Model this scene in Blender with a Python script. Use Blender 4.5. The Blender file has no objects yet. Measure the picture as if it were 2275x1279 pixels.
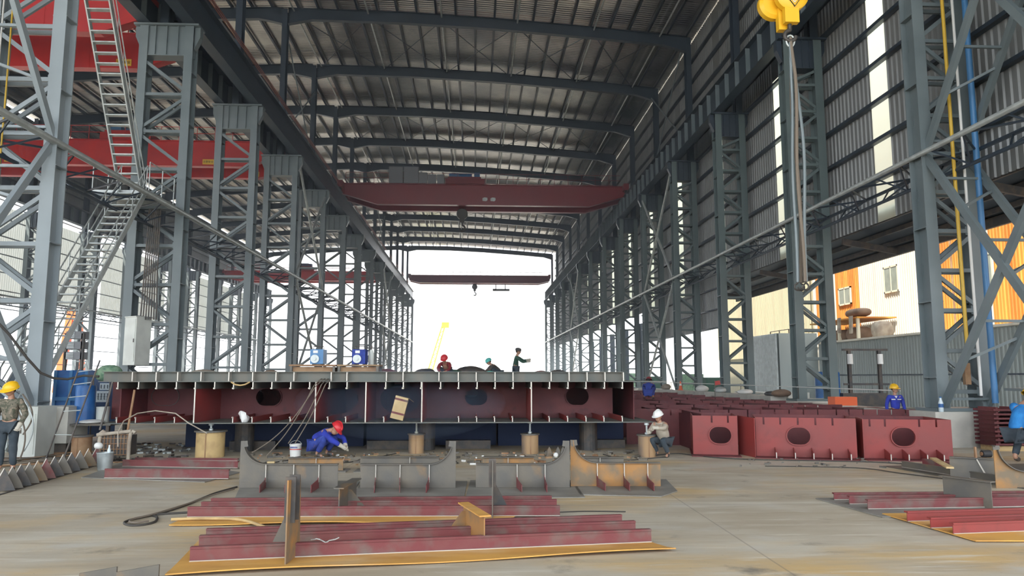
import bpy, math, random
from mathutils import Vector, Matrix, noise
random.seed(7)
SC = bpy.context.scene
COL = SC.collection
V = Vector

# ------------------------------------------------------------------ camera
IMW, IMH, FPX = 2275.0, 1279.0, 1650.0
HORY, VPX, CAMH = 838.0, 1056.0, 1.9
PITCH = math.atan((HORY - IMH / 2) / FPX)
YAW = math.atan(-(VPX - IMW / 2) / FPX * math.cos(PITCH))
cd = bpy.data.cameras.new('camera')
cam = bpy.data.objects.new('camera', cd)
COL.objects.link(cam)
cam.location = (0, 0, CAMH)
cam.rotation_euler = (math.pi / 2 + PITCH, 0, -YAW)
cd.sensor_width = 36.0
cd.lens = 36.0 * FPX / IMW
cd.clip_end = 2000
SC.camera = cam

# ------------------------------------------------------------------ light and exposure
SC.view_settings.view_transform = 'Standard'
SC.view_settings.look = 'None'
SC.view_settings.gamma = 1
SC.view_settings.use_curve_mapping = False
SC.view_settings.exposure = 1.95
wd = bpy.data.worlds.new('sky')
SC.world = wd
wd.use_nodes = True
bg = wd.node_tree.nodes['Background']
bg.inputs['Color'].default_value = (0.90, 0.95, 1.0, 1)
bg.inputs['Strength'].default_value = 1.15
SUN_AZ, SUN_EL = math.radians(35), math.radians(55)
sd = bpy.data.lights.new('sun', 'SUN')
sd.energy = 2.6
sd.angle = math.radians(0.6)
sd.color = (1.0, 0.93, 0.82)
sun = bpy.data.objects.new('sun', sd)
COL.objects.link(sun)
to_sun = V((-math.sin(SUN_AZ) * math.cos(SUN_EL), -math.cos(SUN_AZ) * math.cos(SUN_EL), math.sin(SUN_EL)))
sun.rotation_euler = to_sun.to_track_quat('Z', 'Y').to_euler()
sun.location = (0, -30, 60)
SC.cycles.max_bounces = 8
SC.cycles.diffuse_bounces = 5
SC.cycles.glossy_bounces = 3
SC.cycles.transmission_bounces = 4
SC.cycles.caustics_reflective = False
SC.cycles.caustics_refractive = False

# ------------------------------------------------------------------ measuring helpers (real metres from surveyed sight lines)
_f = V((math.sin(YAW) * math.cos(PITCH), math.cos(YAW) * math.cos(PITCH), math.sin(PITCH)))
_r = V((math.cos(YAW), -math.sin(YAW), 0))
_u = _r.cross(_f)
def _ray(px, py):
    return _f + _r * ((px - IMW / 2) / FPX) - _u * ((py - IMH / 2) / FPX)
def G(px, py, z=0.0):
    d = _ray(px, py); return V((0, 0, CAMH)) + d * ((z - CAMH) / d.z)
def A(px, py, Y):
    d = _ray(px, py); return V((0, 0, CAMH)) + d * (Y / d.y)
def XB(px, py, X):
    d = _ray(px, py); return V((0, 0, CAMH)) + d * (X / d.x)

# ------------------------------------------------------------------ materials
def mat(name, col, rough=0.6, metal=0.0, col2=None, scale=3.0, lo=0.4, hi=0.6, bump=0.0, bscale=30.0,
        stretch=(1, 1, 1), detail=6.0, col3=None, scale3=12.0, lo3=.6, hi3=.7, spec=0.5):
    m = bpy.data.materials.new(name); m.use_nodes = True
    nt = m.node_tree; N = nt.nodes; L = nt.links
    b = N['Principled BSDF']
    b.inputs['Roughness'].default_value = rough
    b.inputs['Metallic'].default_value = metal
    b.inputs['Specular IOR Level'].default_value = spec
    b.inputs['Base Color'].default_value = (*col, 1)
    if col2 is None and bump == 0 and col3 is None:
        return m
    tc = N.new('ShaderNodeTexCoord'); mp = N.new('ShaderNodeMapping')
    mp.inputs['Scale'].default_value = stretch
    L.new(tc.outputs['Object'], mp.inputs['Vector'])
    out = None
    def layer(prev, c, sc, l, h, seed):
        n = N.new('ShaderNodeTexNoise'); n.inputs['Scale'].default_value = sc; n.inputs['Detail'].default_value = detail
        n.noise_dimensions = '4D'; n.inputs['W'].default_value = seed
        L.new(mp.outputs[0], n.inputs['Vector'])
        r = N.new('ShaderNodeMapRange'); r.inputs[1].default_value = l; r.inputs[2].default_value = h
        L.new(n.outputs['Fac'], r.inputs[0])
        mx = N.new('ShaderNodeMix'); mx.data_type = 'RGBA'
        L.new(r.outputs[0], mx.inputs[0])
        if prev is None: mx.inputs[6].default_value = (*col, 1)
        else: L.new(prev, mx.inputs[6])
        mx.inputs[7].default_value = (*c, 1)
        return mx.outputs[2]
    if col2 is not None: out = layer(out, col2, scale, lo, hi, 1.3)
    if col3 is not None: out = layer(out, col3, scale3, lo3, hi3, 7.7)
    if out is not None: L.new(out, b.inputs['Base Color'])
    if bump:
        n = N.new('ShaderNodeTexNoise'); n.inputs['Scale'].default_value = bscale; n.inputs['Detail'].default_value = 4
        L.new(mp.outputs[0], n.inputs['Vector'])
        bp = N.new('ShaderNodeBump'); bp.inputs['Strength'].default_value = bump; bp.inputs['Distance'].default_value = 0.02
        L.new(n.outputs['Fac'], bp.inputs['Height']); L.new(bp.outputs[0], b.inputs['Normal'])
    return m

def translucent(name, col, mix=0.7):
    m = bpy.data.materials.new(name); m.use_nodes = True
    nt = m.node_tree; N = nt.nodes; L = nt.links
    b = N['Principled BSDF']; b.inputs['Base Color'].default_value = (*col, 1); b.inputs['Roughness'].default_value = .5
    t = N.new('ShaderNodeBsdfTranslucent'); t.inputs['Color'].default_value = (*col, 1)
    mx = N.new('ShaderNodeMixShader'); mx.inputs[0].default_value = mix
    L.new(b.outputs[0], mx.inputs[1]); L.new(t.outputs[0], mx.inputs[2])
    L.new(mx.outputs[0], N['Material Output'].inputs['Surface'])
    return m

M = {}
M['steel'] = mat('painted_grey_steel', (.175, .215, .23), .42, 0, (.125, .16, .175), .8, .35, .7, spec=.5)
M['steel_light'] = mat('pale_grey_steel', (.33, .385, .42), .4, 0, (.27, .32, .35), .8, .35, .7)
M['steel_dark'] = mat('dark_blue_grey_steel', (.035, .052, .075), .42, 0, (.025, .038, .055), .7, .35, .7)
M['galv'] = mat('galvanised_steel', (.52, .57, .57), .4, .25, (.42, .46, .46), 4)
M['roof'] = mat('roof_sheet', (.56, .55, .52), .25, .97, (.33, .33, .33), .35, .4, .6)
M['steel_right'] = mat('green_grey_steel', (.125, .165, .17), .42, 0, (.09, .125, .13), .8, .35, .7)
M['mill_base'] = mat('dusty_mill_plate', (.27, .26, .235), .6, .1, (.20, .19, .17), 1.8, .38, .65, col3=(.33, .27, .19), scale3=1.2, lo3=.58, hi3=.72)
M['shade_navy'] = mat('under_block_shade_navy', (.018, .032, .085), .8)  # colour of the shade under the block, painted onto the blockers
M['sheet'] = mat('grey_wall_sheet', (.29, .30, .30), .45, .25, (.235, .25, .25), .5, .3, .7, stretch=(1, 1, .15))
M['sheet_dark'] = mat('green_grey_shed_sheet', (.27, .31, .30), .5, .2, (.34, .38, .37), 1.2, .35, .65, stretch=(1, 1.5, .1))
M['crane_red'] = mat('crane_red', (.55, .035, .035), .38, 0, (.46, .03, .035), .8)
M['crane_dull'] = mat('crane_dull_red', (.24, .026, .035), .28, 0, (.22, .03, .04), .6)
M['primer'] = mat('red_oxide_primer', (.115, .026, .032), .62, 0, (.155, .036, .038), 1.6, .4, .65, col3=(.075, .022, .028), scale3=5, lo3=.58, hi3=.75, bump=.08)
M['primer_bright'] = mat('bright_red_primer', (.27, .040, .036), .5, 0, (.225, .045, .042), 1.3, .4, .62, col3=(.18, .034, .032), scale3=4, lo3=.58, hi3=.78, bump=.05)
M['primer_dusty'] = mat('dusty_red_primer', (.165, .038, .042), .65, 0, (.19, .075, .068), 2.6, .45, .75, bump=.1, col3=(.15, .115, .10), scale3=4, lo3=.48, hi3=.72)
M['rust_plate'] = mat('rusty_yellow_plate', (.66, .36, .085), .68, 0, (.50, .25, .065), 2.0, .4, .65, bump=.15, col3=(.66, .45, .22), scale3=1.2, lo3=.5, hi3=.65, stretch=(.5, 1, 1))
M['mill'] = mat('mill_scale_steel', (.115, .11, .10), .5, .25, (.165, .145, .115), 2.2, .38, .65, bump=.06, col3=(.27, .16, .07), scale3=1.7, lo3=.60, hi3=.72)
M['mill_orange'] = mat('orange_rusted_steel', (.37, .19, .065), .65, .1, (.19, .145, .095), 3.0, .42, .6, bump=.08)
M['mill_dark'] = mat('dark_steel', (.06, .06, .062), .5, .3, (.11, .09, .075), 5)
M['weld'] = mat('ground_weld_edge', (.55, .52, .47), .4, .5)
M['rust'] = mat('rusty_brown', (.26, .14, .075), .75, .1, (.36, .23, .13), 3.0, .4, .6, bump=.15)
M['pedestal'] = mat('rusty_pedestal', (.36, .23, .12), .7, 0, (.20, .15, .115), 2.5, .42, .6, bump=.1, stretch=(1, 1, .4))
M['yellow_ped'] = mat('ochre_pedestal', (.52, .37, .17), .7, 0, (.38, .26, .12), 4, .45, .65, bump=.1)
M['deck'] = mat('green_grey_deck_edge', (.125, .14, .13), .6, .1, (.17, .16, .135), 3, .42, .66, stretch=(1, 1, .3))
M['concrete'] = mat('cast_concrete', (.56, .55, .50), .85, 0, (.42, .415, .385), 2.0, .38, .68, bump=.25, bscale=14)
M['white_paint'] = mat('cream_cabinet', (.66, .70, .66), .45, 0, (.56, .59, .56), 2)
M['yellow'] = mat('safety_yellow', (.80, .46, .02), .4)
M['yellow_pipe'] = mat('yellow_pipe', (.62, .40, .04), .4)
M['white_pipe'] = mat('white_pipe', (.72, .73, .72), .4)
M['blue_pipe'] = mat('blue_pipe', (.06, .20, .42), .4)
M['blue'] = mat('blue_plastic', (.02, .13, .38), .45, 0, (.015, .09, .28), 3)
M['blue_cloth'] = mat('blue_workwear', (.035, .065, .33), .85, 0, (.025, .045, .24), 9, bump=.3, bscale=25)
M['royal_cloth'] = mat('royal_blue_workwear', (.03, .05, .42), .85, 0, (.02, .035, .30), 9, bump=.3, bscale=25)
M['cyan_cloth'] = mat('sky_blue_jacket', (.03, .25, .62), .8, 0, (.02, .18, .5), 6, bump=.3, bscale=20)
M['camo'] = mat('camouflage_jacket', (.15, .135, .105), .9, 0, (.08, .085, .06), 14, .48, .52, col3=(.24, .20, .15), scale3=16, lo3=.55, hi3=.58)
M['dark_cloth'] = mat('dark_trousers', (.035, .05, .065), .9, 0, (.055, .07, .085), 7)
M['green_cloth'] = mat('dark_green_cloth', (.03, .09, .06), .9, 0, (.02, .06, .04), 9)
M['teal_cloth'] = mat('teal_cloth', (.10, .50, .45), .85)
M['skin'] = mat('skin', (.42, .23, .15), .55)
M['hair'] = mat('black_hair', (.015, .012, .01), .7)
M['red_hat'] = mat('red_helmet', (.60, .03, .04), .35)
M['yellow_hat'] = mat('yellow_helmet', (.85, .50, .02), .35)
M['glove'] = mat('pale_work_glove', (.50, .47, .40), .9)
M['rubber'] = mat('black_rubber', (.02, .02, .022), .7)
M['cable'] = mat('dark_cable', (.05, .045, .04), .7)
M['hose'] = mat('dirty_hose', (.17, .14, .11), .8)
M['white'] = mat('white_plastic', (.75, .76, .74), .5)
M['wood'] = mat('raw_timber', (.58, .43, .22), .8, 0, (.47, .33, .16), 6, stretch=(.3, 3, 3))
M['cardboard'] = mat('cardboard', (.52, .40, .22), .85, 0, (.62, .50, .30), 5)
M['red_paint'] = mat('red_paint', (.60, .05, .04), .5)
M['cone'] = mat('orange_cone', (.80, .15, .05), .5)
M['ground_far'] = mat('yard_ground', (.42, .40, .36), .9, 0, (.34, .33, .30), .3)
M['grey_box'] = mat('grey_cabinet', (.22, .23, .25), .5)
M['hook_dark'] = mat('forged_hook', (.06, .055, .05), .5, .4)
M['orange_sheet'] = mat('rust_orange_sheet', (.58, .19, .03), .6, 0, (.64, .33, .06), .9, .42, .6, stretch=(1, 2.2, .12), col3=(.45, .15, .04), scale3=1.3, lo3=.6, hi3=.75)
M['cream_sheet'] = mat('cream_sheet', (.72, .69, .60), .6, 0, (.62, .57, .46), 1.0, .45, .7, stretch=(1, 2, .15))
M['beige_sheet'] = mat('beige_sheet', (.50, .46, .32), .6, 0, (.42, .38, .27), 1.0, .45, .7, stretch=(1, 2, .15))
M['window_glass'] = mat('grimy_window', (.33, .36, .31), .15, 0, (.27, .30, .26), 2)
M['window_white'] = mat('window_frame_paint', (.70, .66, .52), .5)
M['tarp'] = mat('dusty_tarpaulin', (.42, .37, .30), .9, 0, (.30, .25, .20), 3, bump=.5, bscale=8)
M['brown_bag'] = mat('brown_bulk_bag', (.17, .11, .075), .9, 0, (.23, .15, .10), 3, bump=.5, bscale=10)
M['skylight'] = translucent('fibreglass_skylight', (.80, .82, .74), .8)
M['palewall'] = translucent('pale_translucent_sheet', (.55, .58, .55), .35)
M['gold_metal'] = mat('orange_conductor', (.45, .10, .04), .5)
M['leaf'] = mat('green_net', (.10, .20, .13), .9, 0, (.20, .30, .2), 10)
M['black'] = mat('black_print', (.02, .02, .02), .6)
M['label_yellow'] = mat('yellow_sign', (.75, .50, .06), .5)
M['tin'] = mat('galvanised_bucket', (.36, .40, .41), .35, .6, (.46, .50, .50), 6)
M['plastic_clear'] = mat('water_bottle_plastic', (.55, .65, .70), .2)
M['lime'] = mat('lime_yellow_paint', (.50, .58, .03), .5)
M['orange_paint'] = mat('orange_paint', (.75, .16, .03), .5)

# concrete floor with stains, joints and dirt
def floor_material():
    m = bpy.data.materials.new('workshop_concrete_floor'); m.use_nodes = True
    nt = m.node_tree; N = nt.nodes; L = nt.links
    b = N['Principled BSDF']; b.inputs['Roughness'].default_value = .62
    tc = N.new('ShaderNodeTexCoord')
    def nz(scale, detail, st=(1, 1, 1), seed=0, rough=.55):
        mp = N.new('ShaderNodeMapping'); mp.inputs['Scale'].default_value = st; mp.inputs['Location'].default_value = (seed, seed * .7, 0)
        L.new(tc.outputs['Object'], mp.inputs[0])
        n = N.new('ShaderNodeTexNoise'); n.inputs['Scale'].default_value = scale; n.inputs['Detail'].default_value = detail
        n.inputs['Roughness'].default_value = rough
        L.new(mp.outputs[0], n.inputs['Vector']); return n.outputs['Fac']
    def rng(s, lo, hi):
        r = N.new('ShaderNodeMapRange'); r.inputs[1].default_value = lo; r.inputs[2].default_value = hi; L.new(s, r.inputs[0]); return r.outputs[0]
    def mix(fac, a, c):
        mx = N.new('ShaderNodeMix'); mx.data_type = 'RGBA'; L.new(fac, mx.inputs[0])
        for i, v in ((6, a), (7, c)):
            if isinstance(v, tuple): mx.inputs[i].default_value = (*v, 1)
            else: L.new(v, mx.inputs[i])
        return mx.outputs[2]
    c = mix(rng(nz(.55, 8, (.5, 1.3, 1), 3), .38, .64), (.43, .365, .27), (.55, .505, .415))
    c = mix(rng(nz(.30, 7, (.8, 1.4, 1), 11), .50, .66), c, (.60, .42, .20))
    c = mix(rng(nz(2.2, 8, (.22, 1.6, 1), 51, .65), .50, .72), c, (.40, .335, .245))
    c = mix(rng(nz(3.5, 8, (.18, 1.5, 1), 61, .65), .54, .74), c, (.66, .62, .53))
    c = mix(rng(nz(1.3, 8, (.6, 1, 1), 23), .58, .75), c, (.54, .51, .45))
    c = mix(rng(nz(.9, 9, (1, 1, 1), 31, .65), .60, .72), c, (.25, .22, .175))
    c = mix(rng(nz(26, 4, (1, 1, 1), 5, .7), .66, .72), c, (.20, .17, .13))
    c = mix(rng(nz(14, 4, (.5, 1, 1), 41, .7), .68, .74), c, (.60, .57, .50))
    # expansion joints
    sx = N.new('ShaderNodeSeparateXYZ'); mp = N.new('ShaderNodeMapping'); mp.inputs['Rotation'].default_value = (0, 0, .02)
    L.new(tc.outputs['Object'], mp.inputs[0]); L.new(mp.outputs[0], sx.inputs[0])
    def joint(sock, period, off, w):
        a = N.new('ShaderNodeMath'); a.operation = 'ADD'; a.inputs[1].default_value = off; L.new(sock, a.inputs[0])
        d = N.new('ShaderNodeMath'); d.operation = 'PINGPONG'; d.inputs[1].default_value = period / 2; L.new(a.outputs[0], d.inputs[0])
        l = N.new('ShaderNodeMath'); l.operation = 'LESS_THAN'; l.inputs[1].default_value = w; L.new(d.outputs[0], l.inputs[0]); return l.outputs[0]
    jm = N.new('ShaderNodeMath'); jm.operation = 'MAXIMUM'
    L.new(joint(sx.outputs[0], 6.0, 3.05, .012), jm.inputs[0]); L.new(joint(sx.outputs[1], 6.0, 0.6, .012), jm.inputs[1])
    j2 = N.new('ShaderNodeMath'); j2.operation = 'MULTIPLY'; j2.inputs[1].default_value = .45; L.new(jm.outputs[0], j2.inputs[0])
    c = mix(j2.outputs[0], c, (.20, .17, .14))
    L.new(c, b.inputs['Base Color'])
    bp = N.new('ShaderNodeBump'); bp.inputs['Strength'].default_value = .25; bp.inputs['Distance'].default_value = .01
    L.new(nz(12, 8, seed=9), bp.inputs['Height']); L.new(bp.outputs[0], b.inputs['Normal'])
    r = rng(nz(.8, 5, seed=17), .35, .65)
    rr = N.new('ShaderNodeMapRange'); rr.inputs[3].default_value = .45; rr.inputs[4].default_value = .75; L.new(r, rr.inputs[0]); L.new(rr.outputs[0], b.inputs['Roughness'])
    return m
M['floor'] = floor_material()

# ------------------------------------------------------------------ mesh building
class MB:
    def __init__(s): s.v = []; s.f = []
    def add(s, vs, fs):
        o = len(s.v); s.v += [tuple(x) for x in vs]; s.f += [tuple(i + o for i in f) for f in fs]; return s
    def box(s, c, d, rz=0.0):
        x, y, z = d[0] / 2, d[1] / 2, d[2] / 2
        R = Matrix.Rotation(rz, 3, 'Z'); c = V(c)
        p = [c + R @ V((sx * x, sy * y, sz * z)) for sz in (-1, 1) for sy in (-1, 1) for sx in (-1, 1)]
        return s.add(p, [(0, 2, 3, 1), (4, 5, 7, 6), (0, 1, 5, 4), (2, 6, 7, 3), (0, 4, 6, 2), (1, 3, 7, 5)])
    def bb(s, a, b):
        return s.box([(a[i] + b[i]) / 2 for i in range(3)], [abs(b[i] - a[i]) for i in range(3)])
    def frame(s, a, b, up=None):
        a = V(a); b = V(b); d = (b - a); n = d.normalized()
        up = V(up) if up is not None else V((0, 0, 1))
        if abs(n.dot(up)) > .97: up = V((0, 1, 0)) if abs(n.y) < .9 else V((1, 0, 0))
        r = n.cross(up).normalized(); u = r.cross(n).normalized()
        return a, b, r, u
    def prof(s, a, b, pts, up=None, cap=True):
        a, b, r, u = s.frame(a, b, up); n = len(pts)
        vs = [a + r * x + u * y for x, y in pts] + [b + r * x + u * y for x, y in pts]
        fs = [(i, (i + 1) % n, (i + 1) % n + n, i + n) for i in range(n)]
        if cap: fs += [tuple(range(n))[::-1], tuple(range(n, 2 * n))]
        return s.add(vs, fs)
    def bar(s, a, b, w, h=None, up=None):
        h = w if h is None else h
        return s.prof(a, b, [(-w / 2, -h / 2), (w / 2, -h / 2), (w / 2, h / 2), (-w / 2, h / 2)], up)
    def ibeam(s, a, b, w, h, t=.03, up=None):
        x, y = w / 2, h / 2
        P = [(-x, -y), (x, -y), (x, -y + t), (t / 2, -y + t), (t / 2, y - t), (x, y - t), (x, y), (-x, y), (-x, y - t), (-t / 2, y - t), (-t / 2, -y + t), (-x, -y + t)]
        a_, b_, r, u = s.frame(a, b, up); n = 12
        vs = [a_ + r * p + u * q for p, q in P] + [b_ + r * p + u * q for p, q in P]
        fs = [(i, (i + 1) % n, (i + 1) % n + n, i + n) for i in range(n)]
        for o in (0, 12):
            fs += [(o, o + 1, o + 2, o + 3, o + 10, o + 11), (o + 5, o + 6, o + 7, o + 8, o + 9, o + 4), (o + 3, o + 4, o + 9, o + 10)]
        return s.add(vs, fs)
    def angle(s, a, b, w, t=.012, up=None, flip=1):
        return s.prof(a, b, [(0, 0), (w * flip, 0), (w * flip, t), (t * flip, t), (t * flip, w), (0, w)], up)
    def cyl(s, a, b, r, n=12, r2=None):
        r2 = r if r2 is None else r2
        a, b, rr, u = s.frame(a, b)
        c = [(math.cos(2 * math.pi * i / n), math.sin(2 * math.pi * i / n)) for i in range(n)]
        vs = [a + (rr * x + u * y) * r for x, y in c] + [b + (rr * x + u * y) * r2 for x, y in c]
        return s.add(vs, [(i, (i + 1) % n, (i + 1) % n + n, i + n) for i in range(n)] + [tuple(range(n))[::-1], tuple(range(n, 2 * n))])
    def tube(s, pts, r, n=8):
        pts = [V(p) for p in pts]; m = len(pts)
        c = [(math.cos(2 * math.pi * i / n), math.sin(2 * math.pi * i / n)) for i in range(n)]
        vs = []; pr = None
        for i, p in enumerate(pts):
            d = (pts[min(i + 1, m - 1)] - pts[max(i - 1, 0)]).normalized()
            if pr is None:
                up = V((0, 0, 1)) if abs(d.z) < .9 else V((1, 0, 0)); pr = d.cross(up).normalized()
            pr = (pr - d * pr.dot(d)).normalized(); u = pr.cross(d)
            ra = r[i] if isinstance(r, (list, tuple)) else r
            vs += [p + (pr * x + u * y) * ra for x, y in c]
        fs = [(j * n + i, j * n + (i + 1) % n, (j + 1) * n + (i + 1) % n, (j + 1) * n + i) for j in range(m - 1) for i in range(n)]
        fs += [tuple(range(n))[::-1], tuple(range((m - 1) * n, m * n))]
        return s.add(vs, fs)
    def lathe(s, c, pr, n=24, ax=None):
        """pr: list of (radius, height); ax a 3x3 turning Z to the axis"""
        c = V(c); vs = []; m = len(pr)
        for r, z in pr:
            for i in range(n):
                p = V((r * math.cos(2 * math.pi * i / n), r * math.sin(2 * math.pi * i / n), z))
                vs.append(c + (ax @ p if ax else p))
        fs = [(j * n + i, j * n + (i + 1) % n, (j + 1) * n + (i + 1) % n, (j + 1) * n + i) for j in range(m - 1) for i in range(n)]
        if pr[0][0] > 1e-4: fs.append(tuple(range(n))[::-1])
        if pr[-1][0] > 1e-4: fs.append(tuple(range((m - 1) * n, m * n)))
        return s.add(vs, fs)
    def plate(s, poly, o, ex, ey, t):
        """closed polygon (2D) extruded by thickness t along ex x ey, centred"""
        o = V(o); ex = V(ex).normalized(); ey = V(ey).normalized(); n = ex.cross(ey).normalized()
        k = len(poly)
        vs = [o + ex * x + ey * y - n * t / 2 for x, y in poly] + [o + ex * x + ey * y + n * t / 2 for x, y in poly]
        return s.add(vs, [tuple(range(k))[::-1], tuple(range(k, 2 * k))] + [(i, (i + 1) % k, (i + 1) % k + k, i + k) for i in range(k)])
    def ball(s, c, r, nu=12, nv=8, sc=(1, 1, 1), R=None):
        pr = []
        c = V(c); vs = []
        for j in range(nv + 1):
            a = math.pi * j / nv
            for i in range(nu):
                b = 2 * math.pi * i / nu
                p = V((math.sin(a) * math.cos(b) * sc[0], math.sin(a) * math.sin(b) * sc[1], -math.cos(a) * sc[2])) * r
                vs.append(c + (R @ p if R else p))
        return s.add(vs, [(j * nu + i, j * nu + (i + 1) % nu, (j + 1) * nu + (i + 1) % nu, (j + 1) * nu + i) for j in range(nv) for i in range(nu)])
    def build(s, name, m, parent=None, smooth=False, base=None, sub=0):
        """parent: an Empty or mesh; the vertices are in world space and are stored relative to the parent"""
        o0 = V((0, 0, 0))
        if parent is not None: o0 = WORLD.get(parent.name, V((0, 0, 0)))
        elif base is not None: o0 = V(base)
        me = bpy.data.meshes.new(name)
        me.from_pydata([tuple(V(p) - o0) for p in s.v], [], s.f)
        import bmesh
        bm = bmesh.new(); bm.from_mesh(me); bmesh.ops.recalc_face_normals(bm, faces=bm.faces); bm.to_mesh(me); bm.free()
        me.materials.append(M[m] if isinstance(m, str) else m)
        if smooth:
            for p in me.polygons: p.use_smooth = True
            try: me.set_sharp_from_angle(angle=math.radians(40))
            except Exception: pass
        o = bpy.data.objects.new(name, me); COL.objects.link(o)
        if parent is not None:
            o.parent = parent
            WORLD[o.name] = o0
        else:
            o.location = o0
            WORLD[o.name] = o0
        return o
WORLD = {}

def thing(name, label, cat, loc=(0, 0, 0), group=None, kind=None):
    o = bpy.data.objects.new(name, None); COL.objects.link(o)
    o.empty_display_size = .2; o.location = loc
    WORLD[o.name] = V(loc)
    o['label'] = label; o['category'] = cat
    if group: o['group'] = group
    if kind: o['kind'] = kind
    return o
def tag(o, label, cat, group=None, kind=None):
    o['label'] = label; o['category'] = cat
    if group: o['group'] = group
    if kind: o['kind'] = kind
    return o
def struct(o, label=None):
    o['kind'] = 'structure'
    if label: o['label'] = label; o['category'] = 'building'
    return o
def copy_tree(root, delta, label=None, group=None):
    """a moved copy of a thing with copies of its parts and their sub-parts"""
    def cp(o, par):
        c = o.copy(); COL.objects.link(c)
        if par is not None: c.parent = par
        for ch in o.children: cp(ch, c)
        return c
    r = cp(root, None); r.location = V(root.location) + V(delta)
    if label: r['label'] = label
    if group: r['group'] = group
    return r
ORD = ['nearest', 'second', 'third', 'fourth', 'fifth', 'sixth', 'seventh', 'eighth', 'ninth', 'tenth', 'eleventh', 'twelfth', 'thirteenth', 'fourteenth', 'fifteenth', 'sixteenth', 'seventeenth', 'eighteenth', 'nineteenth', 'twentieth', 'twenty-first', 'twenty-second']
def nth(i):
    """how a thing is counted from the camera"""
    return 'nearest' if i == 0 else ORD[i] + ' nearest'
# ================================================================== THE SETTING
NF = 14
FY = [20.7 + 9 * i for i in range(NF)]          # frames of the hall, nearest first
Y0, Y1 = -12.0, FY[-1] + .4
BACK = [14.7, 5.7, -3.3]                        # frames above and behind the camera
CX, LX, RX = -12.75, -39.0, 14.35               # middle row, left wall row, right wall row

m = MB(); m.bb((-39.9, Y0 - .5, -.3), (15.4, Y1 + .5, 0))
struct(m.build('floor', 'floor'))
m = MB(); m.bb((-260, -120, -.42), (260, 420, -.02))
m.build('ground', 'ground_far')['kind'] = 'structure'

# rafter underside over X (both halls), measured
UND = [(-39.2, 24.0), (-26, 25.05), (-14, 25.6), (-12.75, 25.6), (-5, 25.5), (1.2, 25.22), (8, 24.74), (14.55, 24.2)]
def zu(x):
    for (a, za), (b, zb) in zip(UND, UND[1:]):
        if x <= b: return za + (zb - za) * (x - a) / (b - a)
    return UND[-1][1]
def corr_sheet(us, prof_pts, close=None):
    pass
# roof: trapezoidal sheeting with its ribs across the hall, on purlins
def roof_strip(x0, x1, name):
    m = MB(); xs = [x0 + (x1 - x0) * i / 7 for i in range(8)]
    ys = []; y = Y0; P = .27
    while y < Y1:
        ys += [(y, 0), (y + .15, 0), (y + .18, .045), (y + .24, .045)]; y += P
    n = len(ys)
    vs = [(x, yy, zu(x) + 1.05 + dz) for x in xs for yy, dz in ys]
    fs = [(i * n + j, i * n + j + 1, (i + 1) * n + j + 1, (i + 1) * n + j) for i in range(7) for j in range(n - 1)]
    m.add(vs, fs); o = m.build(name, 'roof'); struct(o); return o
roof_main = roof_strip(CX, 15.3, 'ceiling')
roof_left = roof_strip(-39.9, CX, 'ceiling_left')
ceil_of = {}
def purlins(x0, x1, n, roof):
    for i in range(n):
        x = x0 + (x1 - x0) * (i + .5) / n; z = zu(x) + .85
        m = MB(); m.bar((x, Y0, z), (x, Y1, z), .07, .22); m.bb((x - .09, Y0, z - .115), (x + .04, Y1, z - .10))
        m.build('purlin', 'steel_dark', roof)
purlins(CX + .2, 14.9, 21, roof_main)
purlins(-39.4, CX - .2, 20, roof_left)

# right-hand wall: ribbed sheets above an open strip, girts, skylight strips
def ribbed_wall(X, ya, yb, za, zb, name, m_, period=.30, depth=.05, parent=None, face=-1):
    ys = []; y = ya
    while y < yb - 1e-6:
        for a, d in ((0, 0), (.5 * period, 0), (.62 * period, depth), (.88 * period, depth)):
            if y + a <= yb: ys.append((y + a, d))
        y += period
    ys.append((yb, 0)); n = len(ys)
    m = MB(); vs = [(X + face * d, yy, z) for z in (za, zb) for yy, d in ys]
    m.add(vs, [(j, j + 1, n + j + 1, n + j) for j in range(n - 1)])
    return m.build(name, m_, parent)
WX = 15.05
strips = [26.0 + 9 * k for k in range(13)]
wall_r = None
edges = [Y0] + [v for s in strips for v in (s - .6, s + .6)] + [Y1]
m = MB()
for a, b in zip(edges[::2], edges[1::2]):
    ys = []; y = a; period = .3
    while y < b - 1e-6:
        for q, d in ((0, 0), (.15, 0), (.186, .05), (.264, .05)):
            if y + q <= b: ys.append((y + q, d))
        y += period
    ys.append((b, 0)); n = len(ys)
    low = 7.65
    vs = [(WX - d, yy, z) for z in (low, 25.2) for yy, d in ys]
    m.add(vs, [(j, j + 1, n + j + 1, n + j) for j in range(n - 1)])
wall_r = m.build('wall_right', 'sheet'); struct(wall_r)
for s in strips:
    m = MB(); m.bb((WX - .02, s - .6, 7.65), (WX, s + .6, 16.8)); m.build('skylight_strip', 'skylight', wall_r)
    m = MB(); m.bb((WX - .02, s - .6, 16.8), (WX, s + .6, 25.2)); m.build('sheet_strip', 'sheet', wall_r)
k = 0
z = 9.15
while z < 25:
    m = MB(); m.bar((WX - .16, Y0, z), (WX - .16, Y1, z), .2, .07); m.bb((WX - .27, Y0, z - .035), (WX - .25, Y1, z + .10))
    m.build('girt', 'steel_dark', wall_r); z += 1.45
# lower part of the right wall further down the hall
low_r = ribbed_wall(WX, 44.5, 66, 4.9, 7.65, 'wall_right_low', 'sheet'); struct(low_r)
for z in (6.1, 7.4, 4.95):
    m = MB(); m.bar((WX - .12, 44.5, z), (WX - .12, 66, z), .14, .08); m.build('girt', 'steel_dark', low_r)
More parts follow.
